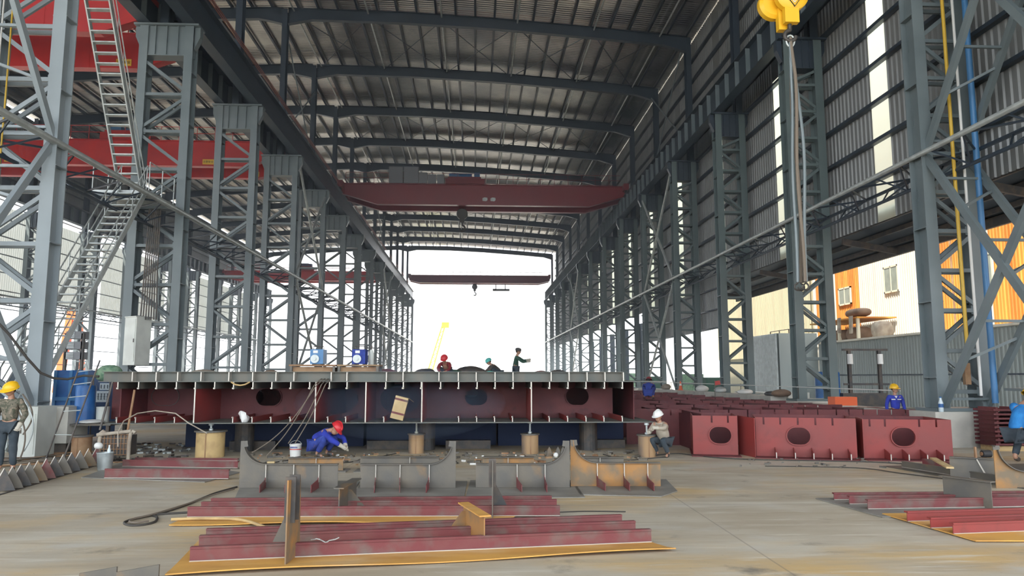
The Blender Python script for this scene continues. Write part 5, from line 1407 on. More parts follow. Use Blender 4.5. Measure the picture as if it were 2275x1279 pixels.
# ================================================================== ON TOP OF THE BLOCK
def at(px, py, Y): return A(px, py, Y)
ZT = ZD + .02
def crate(px0, px1, Y, h, label, mname):
    a, b = at(px0, 830, Y).x, at(px1, 830, Y).x
    t = thing('work_table', label, 'crate', ((a + b) / 2, Y, ZT), 'low crates on the block deck')
    m = MB(); m.bb((a, Y, ZT + h - .04), (b, Y + .8, ZT + h)); m.build('top', mname, t)
    m = MB()
    for x in (a + .05, b - .05):
        for y in (Y + .05, Y + .75): m.bb((x - .03, y - .03, ZT), (x + .03, y + .03, ZT + h - .04))
    m.build('frame', 'mill', t)
    m = MB(); m.bb((a + .08, Y + .1, ZT), (b - .08, Y + .7, ZT + h - .06)); m.build('filling', 'rust', t)
crate(641, 745, 19.5, .42, 'brown low crate carrying the left welding machine on the deck', 'rust')
crate(748, 842, 19.5, .42, 'brown low crate carrying the right welding machine on the deck', 'pedestal')
def welder_machine(px, Y, label, c1):
    q = at(px, 805, Y); c = V((q.x, Y + .3, ZT + .42))
    t = thing('welding_machine', label, 'welding machine', c, 'welding machines on the block deck')
    m = MB(); m.bb((c.x - .18, Y + .1, c.z + .02), (c.x + .16, Y + .6, c.z + .40)); m.build('case', c1, t)
    m = MB(); ax = Matrix.Rotation(math.pi / 2, 3, 'X'); m.lathe((c.x - .05, Y + .09, c.z + .15), [(0, 0), (.11, 0), (.11, .03), (0, .03)], 20, ax); m.lathe((c.x - .05, Y + .06, c.z + .15), [(0, 0), (.04, 0), (.04, .03), (0, .03)], 12, ax); m.build('wire_reel', 'galv', t)
    m = MB(); m.bb((c.x - .10, Y + .09, c.z + .30), (c.x + .02, Y + .10, c.z + .37)); m.build('display', 'white', t)
    m = MB(); m.tube([(c.x - .15, Y + .35, c.z + .40), (c.x - .15, Y + .35, c.z + .48), (c.x + .12, Y + .35, c.z + .48), (c.x + .12, Y + .35, c.z + .40)], .012, 6); m.build('handle', 'mill_dark', t)
    for dx in (-.12, .1):
        m = MB(); m.cyl((c.x + dx, Y + .15, c.z + .02), (c.x + dx, Y + .55, c.z + .02), .02, 8); m.build('foot', 'rubber', t)
welder_machine(702, 19.6, 'grey-blue welding machine with a wire reel on the left crate', 'blue_pipe')
welder_machine(796, 19.6, 'blue welding machine with a wire reel on the right crate', 'blue_cloth')
t = thing('gas_bottle', 'pale green gas bottle standing right of the right-hand welding machine', 'gas bottle', (at(820, 805, 20).x, 20.2, ZT))
m = MB(); c = at(820, 805, 20); m.lathe((c.x, 20.4, ZT), [(.07, 0), (.075, .02), (.075, .72), (.05, .80), (.02, .84)], 14); m.build('cylinder', 'white_paint', t, smooth=True)
m = MB(); m.lathe((c.x, 20.4, ZT + .84), [(.018, 0), (.018, .06), (.03, .06), (.03, .10)], 8); m.build('valve', 'mill_dark', t)
def lump(px, py, Y, w, h, mname, label, name='tool_bag', cat='bag', z0=None, seed=0):
    q = at(px, py, Y); z0 = ZT if z0 is None else z0
    m = MB(); m.ball((q.x, Y, z0 + h * .42), 1, 14, 9, (w / 2, min(w / 2, .35), h * .58))
    out = []
    for v in m.v:
        n = noise.noise(V(v) * 3.1 + V((seed, 0, 0))); p = V(v) + V((n, n, n * .5)) * .12 * min(w, h)
        out.append((p.x, p.y, max(p.z, z0)))
    m.v = out; return tag(m.build(name, mname, smooth=True, base=(q.x, Y, z0)), label, cat)
lump(945, 820, 30, 1.0, .45, 'mill_dark', 'dark rolled cover on the deck, left of the pink-red helmet', seed=1)
lump(1010, 822, 29, .7, .4, 'green_cloth', 'dark green bag on the deck, right of the pink-red helmet', seed=2)
lump(1045, 818, 30, 1.3, .55, 'mill_dark', 'long dark bundle on the deck between the helmet and the hunched worker', seed=3)
lump(1090, 822, 28, .5, .35, 'teal_cloth', 'teal cloth lying on the deck beside the hunched worker', 'cloth', 'cloth', seed=4)
lump(1200, 825, 29, .7, .35, 'primer_dusty', 'dull pink bundle on the deck right of the kneeling worker', seed=5)
lump(1240, 822, 30, .8, .4, 'mill_dark', 'dark bundle at the right of the deck, beside the pink one', seed=6)
lump(246, 812, 19.5, .62, .42, 'leaf', 'heap of green netting at the left end of the block deck', 'net_heap', 'net', seed=7)
lump(300, 815, 19.4, .5, .2, 'white', 'pale crumpled sheet on the deck beside the green netting', 'sheet', 'sheet', seed=8)
lump(452, 815, 20, .8, .3, 'tarp', 'tan bundle on the deck above the second bay', seed=9)
lump(600, 818, 20, .5, .28, 'brown_bag', 'brown bundle on the deck left of the crates', seed=10)
lump(860, 818, 22, .7, .35, 'primer_dusty', 'dusty red bundle on the deck right of the crates', seed=11)
q = at(1044, 822, 18.6); m = MB(); m.lathe((q.x, 18.7, ZT), [(.02, 0), (.02, .08), (.055, .16), (.03, .22), (0, .23)], 12); tag(m.build('signal_lamp', 'white', smooth=True), 'small white lamp bulb standing at the deck edge', 'lamp')
m = MB(); q = at(535, 840, YF); 
m.tube([(q.x - .22, YF - .01, ZD + .0), (q.x - .12, YF - .03, ZD - .06), (q.x, YF - .03, ZD - .08), (q.x + .12, YF - .03, ZD - .06), (q.x + .22, YF - .01, ZD)], .02, 6); tag(m.build('sling_strap', 'yellow_ped'), 'yellowish strap looped under the deck edge, above the second bay', 'strap')
# welding leads hanging from the deck to the floor
for k, (a, b, sag) in enumerate((((712, 830), (560, 1005), .25), ((705, 832), (592, 1012), .18), ((720, 834), (640, 985), .12), ((728, 836), (655, 985), .1))):
    p0 = at(a[0], a[1], 18.0); p0.z = ZT + .05; p1 = at(b[0], b[1], 17.4); p1.z = max(p1.z, .03)
    pts = [V((p0.x, 19.6, ZT + .08)), V((p0.x, 18.4, ZT + .05))]
    for i in range(1, 15):
        f = i / 14; p = p0.lerp(p1, f); p.z -= sag * math.sin(math.pi * f); p.z = max(p.z, .02); pts.append(p)
    m = MB(); m.tube(pts, .012, 6); tag(m.build('welding_lead', 'hose'), ['long welding lead hanging furthest left from the deck to the floor', 'second welding lead from the left below the welding machines', 'third welding lead from the left below the welding machines', 'welding lead nearest the crouching welder, ending at the paint pail'][k], 'cable', 'welding leads hanging from the deck')

# ================================================================== FLOOR CLUTTER
# paint pail
g = gp(656, 1014)
t = thing('paint_pail', 'white paint pail with a red band beside the crouching welder', 'pail', g)
m = MB(); m.lathe(g, [(.125, 0), (.14, .28), (.145, .28), (.145, .30), (.135, .30), (.12, .02)], 24); m.build('body', 'white', t, smooth=True)
m = MB(); m.lathe(g, [(.134, .17), (.1345, .19)], 24); m.v = [(x + (x - g.x) * .03, y + (y - g.y) * .03, z) for x, y, z in m.v]; m.build('red_band', 'red_paint', t)
m = MB()
for i in range(5): m.bb((g.x - .09 + i * .035, g.y - .145, .21), (g.x - .07 + i * .035, g.y - .138, .25))
m.build('lettering', 'blue_cloth', t)
m = MB(); m.tube([(g.x + .14 * math.cos(a), g.y + .02, .28 + .10 * math.sin(a)) for a in [i * math.pi / 10 for i in range(11)]], .005, 6); m.build('handle', 'galv', t)
# timber block, small things
def block(px, py, d, rz, mname, label, name='timber_block', cat='timber', z=0):
    g = gp(px, py); m = MB(); m.box((g.x, g.y, z + d[2] / 2), d, rz); return tag(m.build(name, mname, base=(g.x, g.y, z)), label, cat)
block(826, 1022, (.24, .12, .11), .2, 'wood', 'short pale timber block on the floor right of the welder')
block(602, 1038, (.15, .12, .13), .1, 'cardboard', 'small tan box on the floor behind the first curved bracket', 'small_box', 'box')
g = gp(584, 1036); t = thing('angle_grinder', 'black angle grinder lying behind the first curved bracket', 'power tool', g)
m = MB(); m.cyl(g + V((-.12, 0, .05)), g + V((.10, .03, .05)), .032, 12); m.build('body', 'rubber', t, smooth=True)
m = MB(); m.cyl(g + V((-.13, 0, .02)), g + V((-.13, 0, .035)), .06, 16); m.build('disc', 'galv', t)
m = MB(); m.cyl(g + V((-.11, 0, .05)), g + V((-.11, -.12, .07)), .014, 8); m.build('handle', 'rubber', t)
g = gp(2195, 1042); t = thing('shackle_motor', 'dark round motor tool standing on the T beam at the right', 'power tool', g)
m = MB(); g2 = V((g.x, g.y, .41)); g2 = V((gp(2195, 1066).x, gp(2195, 1066).y, .41)); m.cyl(g2 + V((-.08, 0, .07)), g2 + V((.08, 0, .07)), .065, 14); m.build('body', 'rubber', t, smooth=True)
m = MB(); m.cyl(g2 + V((-.10, 0, .07)), g2 + V((-.08, 0, .07)), .035, 12); m.bb(g2 + V((-.22, -.02, 0)), g2 + V((-.19, .02, .2))); m.build('bracket', 'rust', t)
# debris along the front of the block and lifting lugs
def debris(name, region, n, mname, label, smax=.12, seed=1, z0=0):
    random.seed(seed); m = MB()
    for _ in range(n):
        px = random.uniform(region[0], region[2]); py = random.uniform(region[1], region[3]); g = gp(px, py, z0); s = random.uniform(.02, smax)
        m.box((g.x, g.y, z0 + .012 + s * .1), (s * random.uniform(.6, 2.6), s * random.uniform(.4, 1), .024 + s * .2), random.uniform(0, 3.1))
    return tag(m.build(name, mname), label, 'debris', kind='stuff')
debris('floor_debris', (500, 1003, 1440, 1030), 150, 'mill', 'steel scraps and grit strewn along the floor in front of the block', .12, 1)
debris('floor_debris', (560, 1006, 1400, 1034), 90, 'rust', 'rusty scraps scattered on the floor before the pedestals', .10, 2)
debris('floor_debris', (560, 1010, 1400, 1034), 36, 'white', 'pale paper and slag bits on the floor before the block', .07, 3)
debris('floor_debris', (1640, 1018, 2200, 1040), 50, 'mill', 'small scraps in front of the red web frames', .07, 4)
debris('floor_debris', (60, 985, 420, 1030), 150, 'mill_dark', 'scrap and slag heaped below the concrete block at the left', .14, 7)
debris('floor_debris', (300, 985, 420, 1008), 30, 'galv', 'pale fittings lying under the left end of the block', .10, 8)
# steel rods on the floor at the left
t = thing('rod_bundle', 'loose bundle of long steel rods lying across the floor at the left', 'steel rods', gp(120, 1035))
random.seed(12)
for k in range(16):
    a = gp(random.uniform(-60, 60), random.uniform(1010, 1052)); b = gp(random.uniform(180, 300), random.uniform(1006, 1032)); z = .02 + random.uniform(0, .06)
    m = MB(); pts = [a.lerp(b, i / 6) + V((0, .04 * math.sin(i * 1.3 + k), z)) for i in range(7)]; m.tube(pts, .014, 6); m.build('rod', ('rust', 'mill', 'hose')[k % 3], t)
# lifting lugs near the middle pedestal
g = gp(1232, 1014); t = thing('lug_plates', 'pair of upright grey lug plates on the floor left of the tall bracket joint', 'lifting lugs', g)
for dx in (-.13, .08, .2):
    m = MB(); m.plate([(-.08, 0), (.08, 0), (.04, .17), (.0, .24), (-.04, .17)], g + V((dx, 0, 0)), (1, .3, 0), (0, 0, 1), .03); m.build('plate', 'mill', t)
m = MB(); m.ball(g + V((.02, -.1, .05)), .06, 8, 6); m.build('rag', 'white', t)
# cables on the open floor
def floor_cable(pp, r, mname, label, z=.012, name='floor_cable'):
    P = [gp(x, y) + V((0, 0, z)) for x, y in pp]; out = []
    for i in range(len(P) - 1):
        p0 = P[max(i - 1, 0)]; p1 = P[i]; p2 = P[i + 1]; p3 = P[min(i + 2, len(P) - 1)]
        for k in range(6):
            t = k / 6; out.append(.5 * ((2 * p1) + (p2 - p0) * t + (2 * p0 - 5 * p1 + 4 * p2 - p3) * t * t + (3 * p1 - p0 - 3 * p2 + p3) * t ** 3))
    out.append(P[-1]); m = MB(); m.tube(out, r, 8); return tag(m.build(name, mname, smooth=True), label, 'cable')
floor_cable([(526, 1083), (480, 1096), (440, 1112), (400, 1128), (355, 1142), (318, 1150), (285, 1158), (276, 1164), (292, 1169), (322, 1167), (345, 1160), (348, 1150), (338, 1146), (355, 1144), (420, 1140)], .017, 'cable', 'dark cable on the floor ending in a long loop, running to the curved brackets')
floor_cable([(520, 1090), (470, 1104), (420, 1122), (370, 1138), (335, 1148), (300, 1156), (287, 1163), (300, 1166), (330, 1162)], .013, 'hose', 'brown hose lying beside the looped dark cable', z=.03)
floor_cable([(380, 1162), (460, 1160), (540, 1164), (620, 1192), (650, 1200)], .02, 'yellow_ped', 'yellowish hose crossing between the two yellow plates', z=.05)
floor_cable([(1440, 1014), (1500, 1008), (1540, 1012), (1600, 1018), (1690, 1022), (1800, 1024), (1960, 1028), (2060, 1036), (2200, 1050)], .014, 'cable', 'thin dark cable running along the foot of the red web frames')
floor_cable([(1700, 1036), (1900, 1040), (2000, 1052), (2110, 1066)], .010, 'cable', 'thin cable curving in front of the rightmost web frame')
floor_cable([(1225, 1140), (1300, 1137), (1390, 1138)], .008, 'cable', 'short thin wire on the floor right of the second yellow plate')
floor_cable([(1000, 1008), (1060, 1003), (1120, 1008), (1180, 1014), (1260, 1012), (1330, 1016), (1400, 1024)], .012, 'hose', 'brown hose winding in front of the middle pedestals')
floor_cable([(600, 1030), (650, 1022), (690, 1026), (740, 1030), (800, 1024), (880, 1008)], .012, 'cable', 'dark hose winding behind the first curved brackets')
floor_cable([(1480, 1016), (1430, 1020), (1390, 1022), (1340, 1010)], .012, 'cable', 'dark cable beside the khaki worker at the right end of the block')

# ---------------------------------------------------------------- left corner
q = gp(116, 1000)
t = thing('concrete_block', 'grey rough concrete block behind the steel rods at the left', 'concrete block', (q.x, 19.2, 0))
a, b = at(82, 940, 19.2), at(150, 940, 19.2)
m = MB(); m.bb((a.x, 19.2, .28), (b.x, 20.2, at(116, 903, 19.2).z)); m.build('body', 'concrete', t)
m = MB(); m.bb((a.x + .05, 19.3, 0), (b.x - .05, 20.1, .28)); m.build('skid', 'mill_dark', t)
a, b = at(42, 940, 18.2), at(82, 940, 18.2)
t = thing('steel_cabinet', 'pale green-white steel cabinet with hanging cables beside the man in camouflage', 'cabinet', (a.x, 18.2, 0))
m = MB(); m.bb((a.x, 18.2, 0.05), (b.x, 19.0, at(70, 903, 18.2).z)); m.build('body', 'white_paint', t)
m = MB(); m.bb((b.x - .40, 18.185, .12), (b.x - .04, 18.2, 1.05)); m.build('door', 'white_paint', t)
m = MB(); m.bb((b.x - .36, 18.17, .6), (b.x - .33, 18.185, .72)); m.build('handle', 'mill_dark', t)
for k, (x0, dz, lab) in enumerate(((50, 0, 'grey hose looped over the pale cabinet at the left'), (58, .1, 'second hose hanging over the pale cabinet, below the loop'), (46, .2, 'third hose trailing from the pale cabinet to the floor'))):
    pts = []
    for i in range(15):
        f = i / 14; px = x0 + 22 * math.sin(f * 3.1) - 6 * k; py = 875 + 12 * k + f * (90 + 25 * k); p = at(px, py, 17.9 - .06 * k); pts.append(p)
    m = MB(); m.tube(pts, .018, 8); tag(m.build('hanging_hose', 'hose' if k != 1 else 'galv', smooth=True), lab, 'hose')
pts = [at(-30, 690, 17.5), at(20, 742, 17.6), at(60, 795, 17.8), at(90, 828, 18), at(120, 840, 18.2), at(150, 842, 18.4), at(185, 834, 18.6), at(220, 836, 18.6)]
m = MB(); m.tube(pts, .03, 8); tag(m.build('hanging_cable', 'cable', smooth=True), 'thick black cable swooping down past the nearest left column', 'cable')
# blue steel container and drum behind
a, b = at(120, 880, 21.8), at(192, 880, 21.8)
t = thing('blue_container', 'blue steel container with a rail behind the foot of the stairs', 'container', (a.x, 21.8, 0))
m = MB(); m.bb((a.x, 21.8, .2), (b.x, 23.6, at(150, 822, 21.8).z)); m.build('body', 'blue', t)
m = MB()
for x in (a.x + .02, (a.x + b.x) / 2, b.x - .02): m.bb((x - .04, 21.75, .1), (x + .04, 21.8, at(150, 822, 21.8).z))
m.bb((a.x, 21.74, 1.25), (b.x, 21.8, 1.35)); m.build('ribs', 'blue_pipe', t)
m = MB(); g = at(178, 930, 19.6); m.lathe((g.x, 19.8, .75), [(.24, 0), (.24, .9), (.22, .95), (0, .95)], 20); tag(m.build('plastic_drum', 'blue', smooth=True, base=(g.x, 19.8, .75)), 'bright blue plastic drum standing left of the block', 'drum')
m = MB(); m.bb((g.x - 1.0, 19.3, .70), (g.x + .9, 20.4, .75)); 
t2 = thing('work_bench', 'dark steel bench with odds and ends left of the block', 'bench', (g.x, 19.3, 0)); m.build('top', 'mill', t2)
m = MB()
for dx in (-.9, .8):
    for y in (19.4, 20.3): m.bb((g.x + dx - .04, y - .04, 0), (g.x + dx + .04, y + .04, .7))
m.build('frame', 'mill_dark', t2)
lump(205, 930, 19.5, .6, .10, 'white', 'pale crumpled paper on the bench left of the block', 'paper_heap', 'paper', z0=.75, seed=20)
g = at(228, 925, 19.9); m = MB(); m.lathe((g.x, 19.9, .75), [(.15, 0), (.16, .38), (.165, .40), (0, .40)], 18); tag(m.build('plastic_tub', 'white_paint', smooth=True, base=(g.x, 19.9, .75)), 'pale green tub on the bench beside the notice boards', 'tub')
for k, (px0, py0, px1, py1) in enumerate(((221, 851, 243, 866), (200, 868, 243, 893))):
    Y = 20.8; a, b = at(px0, py1, Y), at(px1, py0, Y)
    t = thing('notice_board', ['small upper notice board with dark writing, left of the block', 'larger lower notice board with dark writing, left of the block'][k], 'sign', a, 'notice boards left of the block')
    m = MB(); m.bb((a.x, Y, a.z), (b.x, Y + .03, b.z)); m.build('panel', 'steel_light', t)
    m = MB(); random.seed(30 + k); n = 3 + 3 * k
    for i in range(n):
        cx_ = a.x + (b.x - a.x) * (i + .5) / n; w = (b.x - a.x) / n * .32; cz_ = (a.z + b.z) / 2; hh = (b.z - a.z) * .28
        m.bb((cx_ - w, Y - .008, cz_ + hh * .8), (cx_ + w, Y, cz_ + hh)); m.bb((cx_ - w, Y - .008, cz_ - hh * .1), (cx_ + w, Y, cz_ + hh * .1)); m.bb((cx_ - .012, Y - .008, cz_ - hh), (cx_ + .012, Y, cz_ + hh)); m.bb((cx_ - w * (i % 2), Y - .008, cz_ - hh), (cx_ + w, Y, cz_ - hh * .8))
    m.build('characters', 'steel_dark', t)
    if k == 1:
        m = MB()
        for x in (a.x + .03, b.x - .03): m.cyl((x, Y + .05, 0), (x, Y + .05, b.z + .3), .02, 8)
        m.build('stand', 'mill_dark', t)
# ladder leaning by the rods
t = thing('leaning_ladder', 'thin dark ladder of two rods and pale rungs leaning left of the block', 'ladder', gp(118, 1030))
A0, A1 = gp(99, 1028), at(174, 822, 17.6); B0, B1 = gp(136, 1034), at(222, 800, 17.6)
for p, q in ((A0, A1), (B0, B1)):
    m = MB(); m.cyl(p, q, .018, 8); m.build('rail', 'mill_dark', t)
for f in (.98, .84, .70, .55, .3):
    m = MB(); m.cyl(A0.lerp(A1, f), B0.lerp(B1, f * .93), .012, 6); m.build('rung', 'galv', t)
# cage with two handles, and the tin bucket with a bottle
g = gp(248, 1030); Yc = 17.4
a, b = at(215, 1000, Yc), at(290, 1000, Yc)
t = thing('rebar_cage', 'rusty wire cage trolley with curled side frames behind the tin bucket', 'trolley', (a.x, Yc, 0))
m = MB()
for i in range(9):
    x = a.x + .08 + (b.x - a.x - .16) * i / 8; m.cyl((x, Yc, .18), (x, Yc, .62), .008, 6)
for z in (.18, .3, .42, .54, .62): m.cyl((a.x + .05, Yc, z), (b.x - .05, Yc, z), .008, 6)
m.build('mesh_panel', 'rust', t)
m = MB(); m.bb((a.x + .05, Yc + .02, .16), (b.x - .05, Yc + .4, .6)); m.build('load', 'mill_dark', t)
for x in (a.x + .04, b.x - .04):
    m = MB(); m.tube([(x, Yc, 0), (x, Yc, .45), (x + .02, Yc, .66), (x + .07, Yc, .70), (x + .12, Yc, .66)], .04, 8); m.build('side_frame', 'tarp', t, smooth=True)
m = MB(); m.tube([(a.x, Yc - .03, .62), ((a.x + b.x) / 2, Yc - .04, .66), (b.x, Yc - .02, .70)], .04, 8); m.build('cloth_roll', 'tarp', t, smooth=True)
for k, (p, q) in enumerate((((222, 955), (250, 848)), ((283, 960), (299, 866)))):
    m = MB(); m.cyl(at(p[0], p[1], Yc), at(q[0], q[1], Yc + .2), .026, 8); m.build('handle', 'rust' if k else 'mill_dark', t)
g = gp(232, 1044)
t = thing('tin_bucket', 'galvanised tin bucket with a small plastic bottle in it', 'bucket', g)
m = MB(); m.lathe(g, [(.135, 0), (.16, .34), (.168, .345), (.168, .36), (.155, .36), (.13, .02)], 26); m.build('body', 'tin', t, smooth=True)
m = MB(); m.lathe(g + V((0, 0, .2)), [(0, 0), (.14, 0), (.14, .01), (0, .01)], 20); m.build('contents', 'mill_dark', t)
g2 = g + V((.07, 0, .21)); m = MB(); m.lathe(g2, [(.032, 0), (.034, .01), (.034, .2), (.015, .25), (.015, .28)], 14); bt = m.build('plastic_bottle', 'plastic_clear', smooth=True, base=g2); tag(bt, 'small clear bottle standing in the tin bucket', 'bottle')
m = MB(); m.lathe(g2, [(.017, .28), (.017, .30), (0, .30)], 10); m.build('cap', 'white', bt)
lump(218, 1005, 16.9, .18, .14, 'white', 'white rag lying on the tin bucket rim', 'rag', 'cloth', z0=.36, seed=21)
pts = [at(262, 992, 16.9), at(262, 960, 16.9), at(275, 935, 17.2), at(305, 918, 17.6), at(345, 912, 17.9), at(390, 918, 17.9), at(420, 940, 17.7), at(460, 962, 17.5)]
m = MB(); m.tube(pts, .014, 8); tag(m.build('rope', 'tarp', smooth=True), 'pale rope running from the cage along the block edge to the ochre pedestal', 'rope')

# ---------------------------------------------------------------- right side behind the red blocks
q = XB(1512, 862, 12.6); CY = q.y; m = MB()
t = thing('traffic_cone', 'orange traffic cone with white band on the concrete kerb behind the red blocks', 'traffic cone', (12.6, CY, 1.12))
m.lathe((12.6, CY, 1.12), [(.17, 0), (.17, .03), (.12, .04), (.03, .55), (.0, .56)], 16); m.build('cone', 'cone', t, smooth=True)
m = MB(); m.lathe((12.6, CY, 1.40), [(.082, 0), (.062, .12)], 16); m.build('band', 'white', t)
kerb_cuts = [(21.6, 28.9), (30.6, 37.8), (39.6, 46.9), (48.6, 55.8)]
for k, (ya, yb) in enumerate(kerb_cuts):
    m = MB(); m.bb((12.25, ya, 0), (13.0, yb, .95 if k == 0 else 1.12)); tag(m.build('concrete_kerb', 'concrete'), f'long concrete kerb joining the column plinths on the right, {nth(k)} one', 'kerb', 'concrete kerbs between the right plinths')
for k, (px, Y, w, h, mn, lab) in enumerate(((1560, 32, .9, .35, 'white', 'white tarpaulin heap on the kerb right of the traffic cone'), (1600, 31, .8, .3, 'galv', 'grey bundle beside the white tarpaulin heap'), (1480, 36, .8, .35, 'tarp', 'tan heap on the kerb left of the traffic cone'), (1655, 29.5, .9, .24, 'white', 'pale sack at the foot of the third right column'), (1735, 27.5, 1.0, .3, 'brown_bag', 'brown sack on the kerb between the second and third right columns'), (1712, 27, .7, .2, 'mill_dark', 'dark hand tool pile beside the brown sack'))):
    Yq = XB(px, 860, 12.62).y; lump(px, 860, Yq, w * .8, h, mn, lab, 'sack', 'sack', z0=1.12 if Yq > 29.5 else .95, seed=30 + k)
q = V((12.0, XB(1588, 860, 12.0).y, 0)); t = thing('flag_post', 'thin post with a small red flag behind the red blocks', 'flag', (q.x, q.y, 0))
m = MB(); m.cyl((q.x, q.y, .0), (q.x, q.y, 1.75), .02, 8); m.build('post', 'mill', t)
m = MB(); m.plate([(0, 0), (.3, .05), (.26, .25), (0, .2)], (q.x, q.y, 1.5), (1, 0, 0), (0, 0, 1), .01); m.build('flag', 'red_paint', t)
m = MB(); m.cyl((12.8, 22, 1.5), (12.8, 60, 1.6), .018, 6); tag(m.build('guard_rope', 'white'), 'pale guard rope strung along the right plinths', 'rope')
for k in range(6):
    m = MB(); y = 23 + 6.5 * k; m.cyl((12.95, y, .7), (12.95, y, 1.6), .02, 6); tag(m.build('rope_post', 'mill'), f'thin stake holding the guard rope, {nth(k)} one', 'stake', 'stakes of the guard rope')
t = thing('blue_drum', 'pair of blue barrels seen through the second right column', 'barrel', (15.6, 33, .0))
for dx, y in ((0, 33), (.7, 33.4)):
    m = MB(); m.lathe((15.6 + dx, y, 0), [(.3, 0), (.3, 2.1), (.27, 2.15), (0, 2.15)], 18); m.build('barrel', 'blue', t, smooth=True)
t = thing('lifting_mast', 'dark hand stacker with twin masts standing before the ribbed shed', 'stacker', (17.2, 33, 0))
for x in (16.9, 18.3):
    m = MB(); m.ibeam((x, 33, .1), (x, 33, 3.1), .14, .16, .02, up=(0, 1, 0)); m.build('mast', 'mill_dark', t)
    m = MB(); m.cyl((x, 32.9, 2.5), (x, 32.9, 2.95), .12, 12); m.build('pulley', 'white', t)
for z in (.5, 1.55, 3.1):
    m = MB(); m.bb((16.6, 32.95, z), (18.7, 33.05, z + .09)); m.build('cross_bar', 'mill_dark', t)
m = MB(); m.bb((16.5, 32.2, .05), (18.6, 33.2, .25)); m.bb((16.5, 32.9, .25), (18.5, 33.8, 1.2)); m.build('body', 'mill_dark', t)
for x in (16.6, 18.5):
    m = MB(); m.cyl((x, 32.2, .12), (x + .1, 32.2, .12), .12, 12); m.build('wheel', 'rubber', t)
q = A(1885, 892, 24); m = MB(); m.box((q.x, 24.4, 1.12), (.75, .5, .28)); tag(m.build('tool_box', 'cone', base=(q.x, 24.4, .98)), 'salmon red tool box on the pale slab, right of the second right column', 'tool box')
t = thing('pale_slab', 'pale long concrete slab behind the web frames, under the salmon tool box', 'concrete slab', (11, 24, 0))
a, b = A(1765, 900, 24), A(1905, 900, 24); m = MB(); m.bb((a.x, 24.0, .55), (b.x, 24.9, .98)); m.build('slab', 'concrete', t); m = MB(); m.bb((a.x + .2, 24.1, 0), (b.x - .2, 24.8, .55)); m.build('support', 'mill_dark', t)
for k in range(7):
    q = A(1955, 905, 23.5); m = MB(); m.box((q.x, 23.6, .60 + .055 * k), (1.9 - .1 * (k % 3), .9, .03), .04 * (k % 3)); tag(m.build('steel_sheet', 'primer' if k % 3 else 'mill', base=(q.x, 23.6, .6 + .055 * k)), f'thin sheet in the stack left of the royal blue jacket, {["bottom", "second from bottom", "third from bottom", "middle", "third from top", "second from top", "topmost"][k]} one', 'steel sheet', 'sheets stacked left of the blue worker')
m = MB(); m.box((A(1955, 905, 23.5).x, 23.6, .29), (1.7, .7, .585)); tag(m.build('timber_stand', 'mill_dark'), 'dark timber stand under the low stack of sheets', 'stand')
# stack of red channels at right
for k in range(9):
    z = .14 + .11 * k; a = A(2210, 950, 18.9)
    m = MB(); m.bb((a.x, 18.9, z), (a.x + 2.2, 19.7, z + .012)); m.bb((a.x, 18.9, z), (a.x + 2.2, 18.915, z + .06)); m.bb((a.x, 19.685, z), (a.x + 2.2, 19.7, z + .06))
    for j in range(4): m.bb((a.x + .1 + j * .6, 18.95, z + .012), (a.x + .16 + j * .6, 19.65, z + .11))
    tag(m.build('steel_channel', 'primer', base=(a.x, 18.9, z)), f'dark red channel in the stack at the right edge, {["bottom", "second from bottom", "third from bottom", "fourth from bottom", "middle", "fourth from top", "third from top", "second from top", "topmost"][k]} one', 'steel channel', 'red channels stacked behind the sky blue worker')
m = MB(); a = A(2210, 950, 18.9); m.bb((a.x + .1, 18.95, 0), (a.x + 2.1, 19.65, .14)); tag(m.build('timber_bearer', 'wood'), 'timber bearer under the stack of red channels', 'timber')
# bottle on the plinth
q = A(2086, 909, 20.2); t = thing('water_bottle', 'clear water bottle with blue label on the right-hand plinth', 'bottle', (q.x, 20.1, .96))
m = MB(); m.lathe((q.x, 20.1, .96), [(.06, 0), (.065, .02), (.065, .24), (.03, .34), (.028, .38)], 16); m.build('body', 'plastic_clear', t, smooth=True)
m = MB(); m.lathe((q.x, 20.1, .96), [(.067, .12), (.067, .22)], 16); m.build('label', 'blue', t)
m = MB(); m.lathe((q.x, 20.1, .96), [(.03, .38), (.03, .41), (0, .41)], 10); m.build('cap', 'blue', t)
# steps and platform at the right edge
t = thing('steel_steps', 'low grey steel platform and steps behind the nearest right column', 'steps', (14.5, 18.6, 0))
m = MB(); m.bb((14.0, 18.2, 1.55), (15.3, 19.2, 1.62)); m.build('platform', 'steel', t)
m = MB(); m.bar((14.0, 18.2, 1.45), (15.3, 18.2, 1.45), .08, .2); m.bar((14.0, 18.2, .0), (14.0, 18.2, 1.5), .08); m.bar((15.3, 18.2, 0), (15.3, 18.2, 1.5), .08); m.build('frame', 'steel', t)
for k, z in enumerate((2.0, 2.45, 2.9)):
    m = MB(); m.bb((15.3 + .35 * k, 18.3, z - .02), (15.75 + .35 * k, 19.1, z + .02)); m.build('tread', 'steel', t)
m = MB(); m.bar((15.2, 18.25, 1.6), (16.6, 18.25, 3.2), .06, .2); m.build('stringer', 'steel', t)
m = MB(); m.tube([(14.2, 18.3, 1.62), (14.3, 18.3, 2.0), (15.1, 18.3, 2.0), (15.1, 18.3, 1.7)], .025, 8); m.build('rail', 'blue_pipe', t)
m = MB(); m.box((13.75, 20.3, 2.0), (.16, .12, .6)); m.v and tag(m.build('fire_extinguisher_box', 'rust'), 'orange-brown box fixed inside the nearest right column', 'box')

